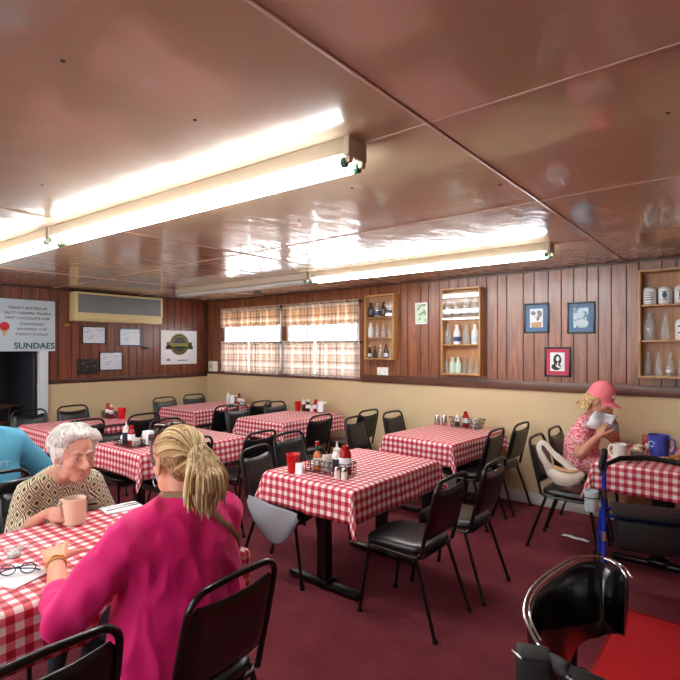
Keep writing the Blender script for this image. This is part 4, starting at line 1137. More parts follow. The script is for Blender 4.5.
# white liner drooping from the centre table corner
b = MB(); vs, fs = [], []; nx, nz = 26, 14
for j in range(nz + 1):
    for i in range(nx + 1):
        s = i / nx; v = j / nz
        top = .60 - .07 * s; low = top - (.04 + .215 * math.sin(PI * min(1, s * 1.02)) ** .75 * (1 - .15 * math.cos(3 * s)))
        z = top + (low - top) * v
        vs.append((-2.655 + .39 * s + .02 * v * (s - .4), 2.275 + .075 * s - .035 * math.sin(PI * v * .9) * math.sin(PI * s) + .006 * math.sin(9 * s + 4 * v), z))
for j in range(nz):
    for i in range(nx):
        k = j * (nx + 1) + i; fs.append((k, k + 1, k + nx + 2, k + nx + 1))
b.add(vs, fs); o = b.build('cloth_liner', M['napkin_cloth'], None, True, 179); so = o.modifiers.new('s', 'SOLIDIFY'); so.thickness = .003
tag(o, 'white cloth liner drooping below the gingham at the left corner of the centre table', 'cloth')

# floor things
t = thing('floor_mat', 'bright red rectangular mat on the carpet at the bottom right', 'mat', (.12, 2.45, 0))
b = MB(); b.box((0, 0, .005), (1.44, 2.06, .010), .003); b.build('pile', M['red_mat_floor'], t)
b = MB()
for (cx, cy, sx, sy) in ((0, 1.03, 1.47, .03), (0, -1.03, 1.47, .03), (.72, 0, .03, 2.06), (-.72, 0, .03, 2.06)): b.box((cx, cy, .004), (sx, sy, .008), .003)
b.build('edge_binding', M['ketchup'], t)
t = thing('paper_strip', 'white paper strip lying on the carpet under the chair with the cream bag', 'paper', (-1.14, 4.55, 0), d2r(-8))
b = MB(); vs, fs = [], []
for i in range(9):
    for s in (-1, 1): vs.append((-.11 + .22 * i / 8, s * .028, .002 + .006 * math.sin(i * .8) ** 2))
for i in range(8): fs.append((2 * i, 2 * i + 1, 2 * i + 3, 2 * i + 2))
b.add(vs, fs); o = b.build('sheet', M['paper'], t); so = o.modifiers.new('s', 'SOLIDIFY'); so.thickness = .0012
# old wooden high chair in the doorway
t = thing('high_chair', 'brown wooden high chair standing in the dark doorway', 'high chair', (XL - .45, 2.22, 0), d2r(30))
for sx in (-1, 1):
    for sy in (-1, 1):
        b = MB(); b.tube([(sx * .15, sy * .15, .60), (sx * .24, sy * .22, 0)], [.016, .02], 8); b.build('leg', M['chair_wood'], t)
b = MB(); b.box((0, 0, .615), (.36, .36, .03), .008); b.build('seat', M['chair_wood'], t)
b = MB(); b.box((.17, 0, .84), (.22, .46, .02), .008); b.build('tray', M['chair_wood'], t)
b = MB()
for y in (-.16, -.08, 0, .08, .16): b.tube([(-.16, y, .62), (-.20, y, .98)], .010, 8)
b.box((-.2, 0, 1.0), (.025, .40, .07), .008); b.build('backrest', M['chair_wood'], t)
for s in (-1, 1):
    b = MB(); b.tube([(-.18, s * .18, .84), (.14, s * .2, .84)], .012, 8); b.tube([(.12, s * .17, .62), (.12, s * .2, .84)], .010, 8); b.build('armrest', M['chair_wood'], t)

# ------------------------------------------------------------------ people
def head_shape(mb, C, R, s=1.0, nose=1.0, jowl=1.0):
    st = len(mb.v)
    mb.ball((-.014, 0, .032), (.094, .076, .084), None, 24, 16)
    mb.ball((.018, 0, -.03), (.068, .060, .080), None, 20, 14)
    mb.ball((.040, 0, -.088), (.040, .036 * jowl, .026), None, 14, 10)
    mb.ball((.010, .044, -.07), (.045, .018 * jowl, .032), None, 12, 8); mb.ball((.010, -.044, -.07), (.045, .018 * jowl, .032), None, 12, 8)
    mb.tube([(.082, 0, .016), (.094, 0, -.008), (.106 * (1 + .02 * nose), 0, -.031)], [.0085, .010, .0135 * nose], 10, round_cap=True)
    for q in (-1, 1):
        mb.ball((.092, q * .0125, -.036), (.011, .008, .008), None, 10, 8)
        mb.ball((.058, q * .036, -.026), (.026, .024, .022), None, 12, 8)
        mb.ball((-.006, q * .077, -.008), (.020, .009, .032), Ry(.25), 12, 8)
        mb.tube([(.068, q * .052, .020), (.083, q * .028, .030), (.085, q * .014, .024)], [.0055, .0072, .005], 8, round_cap=True)
        mb.tube([(.074, q * .046, .0045), (.083, q * .031, .0105), (.081, q * .016, .006)], .0048, 8, round_cap=True)
        mb.tube([(.073, q * .046, .001), (.080, q * .031, -.0085), (.079, q * .016, -.003)], .0044, 8, round_cap=True)
    mb.tube([(.070, -.024, -.066), (.085, 0, -.0625), (.070, .024, -.066)], .0058, 8, round_cap=True)
    mb.tube([(.068, -.020, -.072), (.083, 0, -.0735), (.068, .020, -.072)], .0066, 8, round_cap=True)
    for i in range(st, len(mb.v)): mb.v[i] = R @ (mb.v[i] * s) + V(C)
def face_parts(parent, O, C, R, s, lip=True, brow=None):
    X = lambda p: R @ (V(p) * s) + V(C) - V(O)
    for q in (-1, 1):
        b = MB(); b.ball((.0722, q * .031, .002), (.0125, .0125, .0115), None, 16, 12); b.v = [X(p) for p in b.v]; e = b.build('eye', M['eye_white'], parent)
        b = MB(); b.ball((.0805, q * .0315, .0015), (.005, .0058, .0058), None, 12, 8); b.v = [X(p) for p in b.v]; b.build('iris', M['iris'], e)
        if brow:
            b = MB(); b.tube([(.074, q * .052, .026), (.090, q * .030, .038), (.093, q * .012, .033)], [.0025, .0035, .0028], 6, round_cap=True); b.v = [X(p) for p in b.v]; b.build('eyebrow', brow, parent)
    if lip:
        b = MB(); b.tube([(.0725, -.022, -.067), (.0885, 0, -.064), (.0725, .022, -.067)], [.002, .0044, .002], 8, round_cap=True)
        b.tube([(.0715, -.019, -.071), (.0872, 0, -.0735), (.0715, .019, -.071)], [.002, .0050, .002], 8, round_cap=True); b.v = [X(p) for p in b.v]; b.build('lips', M['lip'], parent)
def hand_shape(mb, W, D, Np, s=1.0, thumb=1, curl=(.25, .3, .25), spread=.10, tc=.2):
    W, D, Np = V(W), V(D).normalized(), V(Np).normalized()
    Np = (Np - D * Np.dot(D)).normalized(); S = D.cross(Np).normalized() * thumb
    offs = [.030, .010, -.010, -.028]; lens = [.070, .078, .072, .056]
    for k in range(4):
        kn = W + (D * (.092 - abs(k - 1.2) * .005) + S * offs[k]) * s
        mb.tube([W + S * offs[k] * .45 * s, W + (D * .045 + S * offs[k] * .85) * s, kn], [(.015 * s), (.0145 * s), (.0115 * s)], 10, round_cap=True)
        p = kn; ang = 0; d0 = (D + S * (offs[k] / .03) * spread).normalized(); pts = [kn]
        for ph in range(3):
            ang += curl[ph] * (1 + .08 * k)
            d = d0 * math.cos(ang) + Np * math.sin(ang); p = p + d * (lens[k] * (.44, .31, .25)[ph] * s); pts.append(p)
        mb.tube(pts, [.0100 * s, .0090 * s, .0084 * s, .0072 * s], 10, round_cap=True)
    r0 = W + (D * .022 + S * .020) * s; d = (S * .72 + D * .62 + Np * .25).normalized(); pts = [r0]; p = r0
    for ph, L in enumerate((.042, .032, .026)):
        p = p + d * L * s; pts.append(p); d = (d + D * tc * .8 + Np * tc * .5).normalized()
    mb.tube(pts, [.015 * s, .0118 * s, .0102 * s, .0082 * s], 10, round_cap=True)
def person(name, label, O, mb, mat, voxel=.005, group=None):
    me = fuse(mb, voxel, 3); me.transform(Matrix.Translation(-V(O)))
    o = link(me, name, mat, None, True, 179); o.location = O
    return tag(o, label, 'person', group)
def garment(name, mb, O, mat, parent, voxel=.009, amp=.006, freq=(7, 7, 3.5), seed=0, it=4):
    off = V((seed * 3.1, seed * 1.7, seed))
    def fn(co, n):
        q = V((co.x * freq[0], co.y * freq[1], co.z * freq[2])) + off
        a = noise.noise(q) * .6 + noise.noise(q * 2.3) * .4
        a = 1 - abs(a) * 2.2
        return co + n * (a * amp - amp * .4)
    me = fuse(mb, voxel, it, fn); me.transform(Matrix.Translation(-V(O)))
    return link(me, name, mat, parent, True, 179)
def loc_build(mb, name, O, mat, parent, smooth=True, ang=50):
    mb.v = [p - V(O) for p in mb.v]
    return mb.build(name, mat, parent, smooth, ang)
def legs(mb, hips, knees, ankles, r=1.0, feet=None):
    for h, k, a in zip(hips, knees, ankles):
        mb.tube([h, (V(h) + V(k)) / 2, k], [.085 * r, .078 * r, .058 * r], 14, round_cap=True)
        mb.tube([k, (V(k) * .6 + V(a) * .4), a], [.056 * r, .054 * r, .036 * r], 12, round_cap=True)
def shoe(parent, O, ankle, d, mat):
    a = V(ankle); d = V(d).normalized(); b = MB()
    b.tube([a - d * .05 + V((0, 0, .037 - a.z)), a + d * .03 + V((0, 0, .037 - a.z)), a + d * .15 + V((0, 0, .030 - a.z))], [(.034, .036), (.042, .036), (.034, .026)], 14, round_cap=True, side=d.cross(V((0, 0, 1))))
    b.tube([a, a + V((0, 0, .04 - a.z))], [.036, .034], 12, round_cap=True)
    loc_build(b, 'shoe', O, mat, parent)

# --- white-haired woman behind the nearest table
O = (-2.86, 1.13, 0)
HC, HR, HS = V((-2.660, 1.143, 1.058)), Rz(d2r(1)) @ Ry(d2r(5)) @ Rx(d2r(-3)), 1.14
mb = MB(); side = (0, 1, 0)
mb.tube([(-2.90, 1.13, .61), (-2.905, 1.13, .66), (-2.90, 1.13, .76), (-2.87, 1.14, .86), (-2.83, 1.14, .915)], [(.16, .12), (.15, .115), (.15, .105), (.155, .085), (.10, .07)], 22, side=side, round_cap=True)
mb.tube([(-2.83, 1.14, .90), (-2.78, 1.14, .95), (-2.705, 1.14, 1.015)], [(.072, .064), (.058, .056), (.056, .056)], 16, side=side, round_cap=True)
head_shape(mb, HC, HR, HS, 1.15, 1.05)
RS, RE, RW = V((-2.84, .99, .86)), V((-2.85, .945, .675)), V((-2.615, .995, .808))
LS, LE, LW = V((-2.84, 1.30, .86)), V((-2.85, 1.40, .64)), V((-2.66, 1.28, .60))
for S_, E_, W_ in ((RS, RE, RW), (LS, LE, LW)):
    mb.tube([S_, (S_ + E_) / 2, E_], [.050, .043, .038], 12, round_cap=True)
    mb.tube([E_, E_ * .6 + W_ * .4, W_], [.037, .034, .024], 12, round_cap=True)
hand_shape(mb, RW, (.93, .40, .02), (-.25, .85, -.25), .90, -1, (.55, .75, .5), .06, .5)
hand_shape(mb, LW, (.7, -.7, -.1), (0, 0, -1), .9, 1)
legs(mb, [(-2.86, 1.04, .575), (-2.86, 1.23, .575)], [(-2.44, 1.03, .56), (-2.44, 1.20, .56)], [(-2.47, .97, .09), (-2.47, 1.12, .09)], .85)
W_OLD = person('person', 'white-haired person in diamond-patterned blouse holding a cream mug', O, mb, M['skin_old'])
face_parts(W_OLD, O, HC, HR, HS, True, None)
mb = MB()
mb.tube([(-2.90, 1.13, .50), (-2.91, 1.13, .60), (-2.90, 1.13, .74), (-2.87, 1.14, .85), (-2.835, 1.14, .905), (-2.805, 1.14, .935)], [(.19, .15), (.18, .14), (.178, .128), (.182, .105), (.135, .088), (.088, .075)], 24, side=side)
for S_, E_, W_ in ((RS, RE, RW), (LS, LE, LW)):
    mb.tube([S_ + V((0, 0, .005)), (S_ + E_) / 2, E_, E_ * .72 + W_ * .28], [.064, .064, .060, .054], 14, round_cap=True); mb.tube([V((-2.825, 1.14, .915)), S_ + V((0, 0, .004))], [.062, .064], 12, round_cap=True)
garment('blouse', mb, O, M['diamond'], W_OLD, .008, .005, seed=2, it=8)
mb = MB()
legs(mb, [(-2.88, 1.04, .578), (-2.88, 1.23, .578)], [(-2.43, 1.03, .56), (-2.43, 1.20, .56)], [(-2.47, .97, .10), (-2.47, 1.12, .10)], .98)
garment('trousers', mb, O, M['jeans'], W_OLD, .01, .004)
for y in (.97, 1.12): shoe(W_OLD, O, (-2.47, y, .09), (1, 0, 0), M['nylon'])
# short wavy hair
mb = MB(); rnd = random.Random(5)
mb.ball((-.034, 0, .042), (.100, .090, .086), None, 26, 18)
mb.ball((-.062, 0, -.010), (.062, .076, .066), None, 20, 14)
for q in (-1, 1): mb.ball((-.022, q * .064, .012), (.046, .028, .052), None, 16, 10)
mb.ball((.022, 0, .094), (.046, .060, .026), None, 16, 10)
mb.v = [HR @ (p * HS) + HC for p in mb.v]
me = fuse(mb, .0045, 3); me.transform(Matrix.Translation(-V(O))); hair = link(me, 'hair', M['white_hair'], W_OLD, True, 179)
mb = MB()
def skull(a, e, k=1.0): return V((-.034 + .1015 * k * math.cos(e) * math.cos(a), .0915 * k * math.cos(e) * math.sin(a), .042 + .088 * k * math.sin(e)))
for k in range(620):
    a = rnd.uniform(-PI, PI); e = 1.5 - 1.55 * rnd.random() ** .8
    if abs(a) < .5: e = max(e, .95)
    elif abs(a) < .95: e = max(e, .6)
    da = rnd.choice((-1, 1)) * rnd.uniform(.1, .35) + (.35 if a > 0 else -.35) * math.sin(a) ** 2 * 0
    L_ = rnd.uniform(.35, .75); ph = rnd.uniform(0, 6.3); lf = rnd.uniform(1.0, 1.07); pts = []
    for t in range(8):
        u = t / 7; ee = e - L_ * u * (.75 if abs(a) < 1 else 1); ee = max(ee, -.55 if abs(a) > 1.9 else (.02 if abs(a) > .95 else .5))
        pts.append(HR @ (skull(a + da * u + .07 * math.sin(6 * u + ph), ee, lf + .05 * math.sin(PI * u)) * HS) + HC)
    r = rnd.uniform(.0022, .0038)
    mb.tube(pts, [r * .5, r, r, r, r, r, r * .8, r * .3], 5)
for k in range(150):
    y0 = rnd.uniform(-.062, .062); s_ = rnd.choice((-1, 1)) if abs(y0) < .02 else math.copysign(1, y0); lf = rnd.uniform(0, .008); pts = []
    for t in range(7):
        u = t / 6; a = .35 + 1.35 * u
        pts.append(HR @ (V((.016 + (.044 + lf) * math.sin(a) - .012 * u, y0 + s_ * .022 * u + .004 * math.sin(5 * u + k), .092 + (.032 + lf) * math.cos(a) - .008 - .012 * u)) * HS) + HC)
    r = rnd.uniform(.0022, .0036); mb.tube(pts, [r * .5, r, r, r, r, r * .8, r * .3], 5)
loc_build(mb, 'hair_strands', O, M['strand_white'], hair)

# --- woman in magenta, seen from behind
O = (-1.56, 1.06, 0); side = (.12, 1, 0)
HC, HR, HS = V((-1.675, 1.09, 1.175)), Rz(d2r(176)) @ Ry(d2r(6)), 1.08
mb = MB()
mb.tube([(-1.58, 1.06, .62), (-1.59, 1.06, .68), (-1.60, 1.06, .82), (-1.60, 1.06, .94), (-1.61, 1.07, 1.01)], [(.20, .12), (.19, .12), (.18, .11), (.18, .10), (.10, .075)], 24, side=side, round_cap=True)
mb.tube([(-1.615, 1.075, 1.0), (-1.63, 1.08, 1.06), (-1.655, 1.085, 1.14)], [.066, .056, .056], 16, round_cap=True)
head_shape(mb, HC, HR, HS)
LS, LE, LW = V((-1.61, .870, .962)), V((-1.655, .665, .745)), V((-1.985, .785, .812))
RS, RE, RW = V((-1.60, 1.235, .965)), V((-1.75, 1.30, .80)), V((-2.0, 1.20, .815))
for S_, E_, W_ in ((LS, LE, LW), (RS, RE, RW)):
    mb.tube([S_, (S_ + E_) / 2, E_], [.060, .052, .045], 12, round_cap=True)
    mb.tube([E_, E_ * .6 + W_ * .4, W_], [.044, .040, .027], 12, round_cap=True)
hand_shape(mb, LW, (-.93, .30, .12), (.15, .05, -1), 1.08, -1, (.12, .16, .12), .24, .1)
hand_shape(mb, RW, (-.95, -.3, .10), (.15, .05, -1), 1.0, 1, (.12, .14, .10), .12, .1)
HK = [(-1.60, .96, .585), (-1.60, 1.16, .585)], [(-1.98, .94, .57), (-1.98, 1.15, .57)], [(-1.90, .92, .10), (-1.90, 1.09, .10)]
legs(mb, *HK, r=.95)
W_MAG = person('person', 'person with blonde ponytail in magenta top, back to the viewer', O, mb, M['skin'])
face_parts(W_MAG, O, HC, HR, HS, True, M['blonde_dark'])
mb = MB()
mb.tube([(-1.575, 1.06, .505), (-1.585, 1.06, .60), (-1.60, 1.06, .74), (-1.605, 1.06, .86), (-1.605, 1.063, .95), (-1.61, 1.068, 1.01), (-1.625, 1.075, 1.045)], [(.268, .155), (.262, .158), (.238, .150), (.215, .142), (.208, .122), (.150, .10), (.088, .078)], 28, side=side)
for S_, E_, W_ in ((LS, LE, LW), (RS, RE, RW)):
    mb.tube([S_ + V((0, 0, .0)), (S_ + E_) / 2 + V((0, 0, -.004)), E_ + V((0, 0, -.002)), E_ * .60 + W_ * .40], [.074, .076, .064, .050], 16, round_cap=True)
    mb.tube([V((-1.615, 1.07, 1.015)), (V((-1.615, 1.07, 1.015)) + S_) / 2 + V((0, 0, .004)), S_ + V((0, 0, .002))], [.070, .072, .072], 14, round_cap=True)
    mb.tube([S_ + V((0, 0, -.02)), S_ * .45 + V((-1.60, 1.06, .70)) * .55], [.085, .12], 14, round_cap=True)
garment('knit_top', mb, O, M['magenta'], W_MAG, .008, .016, (7, 7, 3.5), 4, 10)
mb = MB(); legs(mb, *HK, r=1.06); garment('trousers', mb, O, M['jeans'], W_MAG, .01, .004)
for y in (.92, 1.09): shoe(W_MAG, O, (-1.90, y, .10), (-1, 0, 0), M['nylon'])
X = lambda p: HR @ (V(p) * HS) + HC
# hair: close cap, strands combed to the band, loose ponytail
cap = MB(); cap.ball((-.026, 0, .034), (.092, .079, .086), None, 26, 18); cap.ball((-.058, 0, -.012), (.050, .062, .056), None, 20, 14)
cap.v = [X(p) for p in cap.v]; me = fuse(cap, .005, 1); me.transform(Matrix.Translation(-V(O))); hair = link(me, 'hair', M['blonde_dark'], W_MAG, True, 179)
rnd = random.Random(11); mb = MB(); band = V((-.122, .0, .022))
def onskull(p, k=1.0):
    c = V((-.026, 0, .030)); q = V(p) - c; R3 = V((.097, .083, .091))
    l = math.sqrt((q.x / R3.x) ** 2 + (q.y / R3.y) ** 2 + (q.z / R3.z) ** 2)
    return c + q / l * k
for k in range(520):
    a = rnd.uniform(-PI, PI)
    h = .5 + .5 * math.cos(a)      # 1 at the brow, 0 at the nape
    st = V((-.026 + .088 * math.cos(a), .083 * math.sin(a), .085 * h - .062 * (1 - h)))
    if .9 < abs(a) < 2.1: st.z = max(st.z, .030)
    f = rnd.random() * .75; st = onskull(st.lerp(V((-.05, 0, .12)), f * h) if h > .5 else st.lerp(band, f * .5)); pts = []
    lift = 1.0 + .035 * rnd.random()
    tgt = band + V((0, .010 * math.sin(a), .010 * math.cos(a)))
    for t in range(9):
        u = t / 8; q = st.lerp(tgt, u) + V((0, 0, .035 * math.sin(PI * u) * h))
        q = onskull(q, lift).lerp(tgt, max(0, (u - .6) / .4) ** 1.6)
        pts.append(X(q))
    r = rnd.uniform(.0026, .0044)
    mb.tube(pts, [r * .5] + [r] * 7 + [r * .8], 5)
loc_build(mb, 'combed_strands', O, M['strand_blonde'], hair)
mb = MB()
for k in range(300):
    a = rnd.uniform(0, 2 * PI); rr = math.sqrt(rnd.random())
    y0, z0 = .015 * rr * math.cos(a), .015 * rr * math.sin(a); f = rr
    w = rnd.uniform(.7, 1.2); ln = rnd.uniform(.55, 1.25); ph = rnd.uniform(0, 6)
    P = [(-.118, 0, .022), (-.148, 0, .030), (-.175, .004, .012), (-.190, .008, -.025), (-.195, .012, -.065), (-.192, .016, -.105 * ln)]
    sp_ = [.9, 1.9, 3.4, 4.6, 5.0, 4.6 * w]
    pts = [X((p[0] + z0 * s * .55, p[1] + y0 * s + .004 * math.sin(ph + i), p[2] + z0 * s * .8 * (1 if i < 3 else .3) - (.012 * i * (1 - rr) if i > 3 else 0))) for i, (p, s) in enumerate(zip(P, sp_))]
    # smooth path
    q = []
    for i in range(len(pts) - 1):
        p0, p1, p2, p3 = pts[max(0, i - 1)], pts[i], pts[i + 1], pts[min(len(pts) - 1, i + 2)]
        for u in (0, .33, .66):
            q.append(.5 * ((2 * p1) + (p2 - p0) * u + (2 * p0 - 5 * p1 + 4 * p2 - p3) * u * u + (3 * p1 - p0 - 3 * p2 + p3) * u ** 3))
    q.append(pts[-1]); r = rnd.uniform(.0030, .0052)
    mb.tube(q, [r * .8] * 2 + [r] * (len(q) - 4) + [r * .6, r * .2], 5)
loc_build(mb, 'ponytail', O, M['strand_blonde'], hair)
mb = MB(); mb.tube([X((-.124 + .004 * math.sin(a * PI / 8), .018 * math.cos(a * PI / 8), .024 + .018 * math.sin(a * PI / 8))) for a in range(16)], .0065, 8, closed=True); loc_build(mb, 'hair_band', O, M['nylon'], hair)
# sunglasses pushed up on the head
sg = MB()
sg.tube([X((.022, -.062, .098)), X((.034, -.034, .122)), X((.034, 0, .130)), X((.034, .034, .122)), X((.022, .062, .098))], .005, 8)
for q in (-1, 1): sg.tube([X((.024, q * .060, .100)), X((.020, q * .082, .070)), X((.010, q * .089, .030)), X((-.006, q * .089, -.002))], [(.0065, .0028)] * 4, 8)
sgo = loc_build(sg, 'sunglasses', O, M['tort'], W_MAG)
for q in (-1, 1):
    b = MB(); b.ball((.034, q * .032, .128), (.022, .028, .007), Ry(-.15), 16, 10); b.v = [X(p) for p in b.v]; loc_build(b, 'lens', O, M['tort'], sgo)
for q in (-1, 1):
    b = MB(); b.tube([X((-.004 + .016 * math.cos(a * PI / 10), q * .086, -.052 + .018 * math.sin(a * PI / 10))) for a in range(20)], .0017, 6, closed=True); loc_build(b, 'hoop_earring', O, M['steel'], W_MAG)
b = MB(); dirw = (LW - LE).normalized(); A = dirw.orthogonal().normalized(); B_ = dirw.cross(A)
for k, mm in ((0.0, 'gold'), (-.016, 'tan')):
    b = MB(); cc = LW - dirw * (.010 - k); b.tube([cc + A * .0315 * math.cos(a * PI / 10) + B_ * .0315 * math.sin(a * PI / 10) for a in range(20)], .0042, 8, closed=True); loc_build(b, 'bracelet', O, M[mm], W_MAG)
# shoulder bag with tan strap
BO = V((-1.60, 1.315, .60))
t = thing('crossbody_bag', 'red gingham crossbody bag with tan strap worn by the ponytailed woman', 'bag', BO)
b = MB(); b.box((0, 0, .10), (.11, .05, .20), .022, Rz(.2), seg=4); b.build('bag_body', M['ging_bag'], t)
top = [c for c in W_MAG.children if c.name.startswith('knit_top')][0]
def snap(p, off=.006):
    ok, q, nn, _ = top.closest_point_on_mesh(V(p) - V((-1.56, 1.06, 0)))
    return q + nn * off + V((-1.56, 1.06, 0))
pp = [V(p) for p in [(-1.60, 1.30, .76), (-1.55, 1.28, .83), (-1.49, 1.23, .90), (-1.475, 1.17, .96), (-1.50, 1.11, 1.02), (-1.56, 1.04, 1.07), (-1.62, 1.0, 1.07), (-1.69, 1.01, 1.04), (-1.73, 1.06, .97)]]
dense = []
for i in range(len(pp) - 1):
    for u in (0, .34, .67): dense.append(snap(pp[i].lerp(pp[i + 1], u)))
dense.append(snap(pp[-1]))
b = MB(); b.tube([q - BO for q in dense], [(.012, .0025)] * len(dense), 8, side=(0, .6, .8)); b.build('strap', M['tan_strap'], t)

# --- person in blue shirt at the left picture edge
O = (-3.76, 1.04, 0); side = (0, 1, 0)
HC, HR, HS = V((-3.90, 1.01, 1.27)), Rz(d2r(180)) @ Ry(d2r(8)), 1.0
mb = MB()
mb.tube([(-3.755, 1.04, .62), (-3.76, 1.04, .69), (-3.79, 1.04, .85), (-3.81, 1.04, 1.0), (-3.83, 1.04, 1.06)], [(.19, .12), (.19, .12), (.19, .11), (.19, .10), (.10, .075)], 24, side=side, round_cap=True)
mb.tube([(-3.83, 1.04, 1.05), (-3.86, 1.03, 1.12), (-3.885, 1.02, 1.20)], [.07, .06, .06], 16, round_cap=True)
head_shape(mb, HC, HR, HS)
LS, LE, LW = V((-3.81, .84, .985)), V((-3.86, .66, .74)), V((-4.11, .78, .80))
RS, RE, RW = V((-3.81, 1.24, .985)), V((-3.85, 1.44, .74)), V((-4.10, 1.30, .80))
for S_, E_, W_ in ((LS, LE, LW), (RS, RE, RW)):
    mb.tube([S_, (S_ + E_) / 2, E_], [.060, .052, .045], 12, round_cap=True); mb.tube([E_, E_ * .6 + W_ * .4, W_], [.044, .040, .027], 12, round_cap=True)
hand_shape(mb, LW, (-.95, .2, -.05), (0, 0, -1), 1.0, -1); hand_shape(mb, RW, (-.95, -.2, -.05), (0, 0, -1), 1.0, 1)
HK = [(-3.77, .94, .585), (-3.77, 1.14, .585)], [(-4.16, .90, .57), (-4.16, 1.10, .57)], [(-4.08, .86, .10), (-4.08, 1.02, .10)]
legs(mb, *HK, r=.95)
P_BLUE = person('person', 'person in a sky-blue shirt with their back turned, at the left picture edge', O, mb, M['skin'])
face_parts(P_BLUE, O, HC, HR, HS)
mb = MB()
mb.tube([(-3.75, 1.04, .505), (-3.76, 1.04, .62), (-3.79, 1.04, .82), (-3.805, 1.04, .96), (-3.825, 1.04, 1.05), (-3.845, 1.035, 1.10)], [(.23, .15), (.228, .15), (.225, .145), (.225, .122), (.16, .098), (.085, .078)], 26, side=side)
for S_, E_, W_ in ((LS, LE, LW), (RS, RE, RW)): mb.tube([S_, (S_ + E_) / 2, E_ + V((0, 0, .01))], [.080, .080, .074], 16, round_cap=True); mb.tube([V((-3.835, 1.035, 1.05)), S_], [.075, .078], 14, round_cap=True); mb.tube([S_ + V((0, 0, -.02)), S_ * .4 + V((-3.78, 1.04, .75)) * .6], [.085, .12], 14, round_cap=True)
garment('shirt', mb, O, M['blue_shirt'], P_BLUE, .009, .010, (5, 5, 2.5), 9, 9)
text_mesh('TYTT', .05, 'shirt_lettering', M['sign_bg'], P_BLUE, Matrix.Translation((.122, .06, .855)) @ Matrix.Rotation(Q, 4, 'Z') @ Matrix.Rotation(Q + .06, 4, 'X'))
mb = MB(); legs(mb, *HK, r=1.06); garment('trousers', mb, O, M['jeans'], P_BLUE, .01, .004)
for y in (.86, 1.02): shoe(P_BLUE, O, (-4.08, y, .10), (-1, 0, 0), M['nylon'])
mb = MB(); mb.ball((-.028, 0, .036), (.100, .084, .090), None, 24, 16); mb.ball((-.05, 0, -.01), (.06, .07, .06)); mb.v = [HR @ (p * HS) + HC for p in mb.v]
me = fuse(mb, .006, 1); me.transform(Matrix.Translation(-V(O))); link(me, 'hair', M['white_hair'], P_BLUE, True, 179)

# --- woman in a pink cap at the right-hand table
O = (-1.13, 4.87, 0)
HC, HR, HS = V((-1.015, 4.83, 1.135)), Rz(d2r(-4)) @ Ry(d2r(24)), 1.06
mb = MB()
mb.tube([(-1.19, 4.87, .62), (-1.19, 4.87, .67), (-1.16, 4.86, .80), (-1.12, 4.85, .92), (-1.10, 4.85, .97)], [(.165, .12), (.16, .12), (.155, .11), (.155, .09), (.09, .07)], 22, side=side, round_cap=True)
mb.tube([(-1.10, 4.85, .96), (-1.075, 4.845, 1.02), (-1.04, 4.835, 1.09)], [.058, .05, .05], 14, round_cap=True)
head_shape(mb, HC, HR, HS)
RS, RE, RW = V((-1.12, 4.68, .93)), V((-1.125, 4.585, .70)), V((-.985, 4.635, .865))
LS, LE, LW = V((-1.10, 5.02, .93)), V((-.93, 5.03, .775)), V((-.915, 4.875, .955))
for S_, E_, W_ in ((RS, RE, RW), (LS, LE, LW)):
    mb.tube([S_, (S_ + E_) / 2, E_], [.050, .045, .040], 12, round_cap=True); mb.tube([E_, E_ * .6 + W_ * .4, W_], [.040, .036, .025], 12, round_cap=True)
hand_shape(mb, RW, (.25, .30, .9), (.3, .9, .1), .95, -1, (.4, .5, .4), .05, .3)
hand_shape(mb, LW, (-.25, -.35, .9), (-.9, .1, -.1), .95, 1, (.35, .5, .4), .05, .3)
HK = [(-1.17, 4.78, .59), (-1.17, 4.96, .59)], [(-.76, 4.77, .575), (-.76, 4.95, .575)], [(-.86, 4.73, .09), (-.86, 4.87, .09)]
legs(mb, *HK, r=.88)
P_PINK = person('person', 'person in a coral-pink cap and pink floral dress wiping their face', O, mb, M['skin_fair'])
face_parts(P_PINK, O, HC, HR, HS)
mb = MB()
mb.tube([(-1.175, 4.87, .512), (-1.18, 4.87, .60), (-1.17, 4.86, .76), (-1.125, 4.855, .89), (-1.105, 4.85, .955), (-1.09, 4.85, .985)], [(.20, .145), (.195, .145), (.185, .138), (.185, .115), (.13, .09), (.075, .068)], 24, side=side)
for S_, E_ in ((RS, RE), (LS, LE)): mb.tube([S_ + V((0, 0, .004)), S_ * .5 + E_ * .5], [.068, .066], 14, round_cap=True); mb.tube([V((-1.10, 4.85, .965)), S_], [.06, .066], 12, round_cap=True)
for h, k in zip(HK[0], HK[1]): mb.tube([h, V(h) * .5 + V(k) * .5, V(k) + V((-.06, 0, 0))], [.092, .09, .082], 14, round_cap=True)
garment('floral_dress', mb, O, M['floral'], P_PINK, .009, .005, seed=6)
for y in (4.73, 4.87): shoe(P_PINK, O, (-.86, y, .09), (1, 0, 0), M['nylon'])
X = lambda p: HR @ (V(p) * HS) + HC
mb = MB(); mb.ball((-.03, 0, .02), (.094, .080, .085), None, 22, 14); mb.ball((-.075, 0, -.045), (.045, .062, .062), None, 18, 12); rnd = random.Random(21)
for k in range(60):
    a = rnd.uniform(-1.9, 1.9) + PI; p0 = V((-.03 + .09 * math.cos(a), .082 * math.sin(a), .02))
    mb.tube([p0, p0 + V((-.012, 0, -.05)), p0 + V((-.028 + rnd.uniform(-.015, .015), rnd.uniform(-.01, .01), -.10 - rnd.uniform(0, .05)))], [.004, .008, .003], 6, round_cap=True)
mb.v = [X(p) for p in mb.v]; me = fuse(mb, .005, 1); me.transform(Matrix.Translation(-V(O))); link(me, 'hair', M['blonde'], P_PINK, True, 179)
mb = MB(); prof = [(.102, -.004), (.104, .01), (.101, .045), (.088, .085), (.060, .115), (.025, .129), (0, .131)]
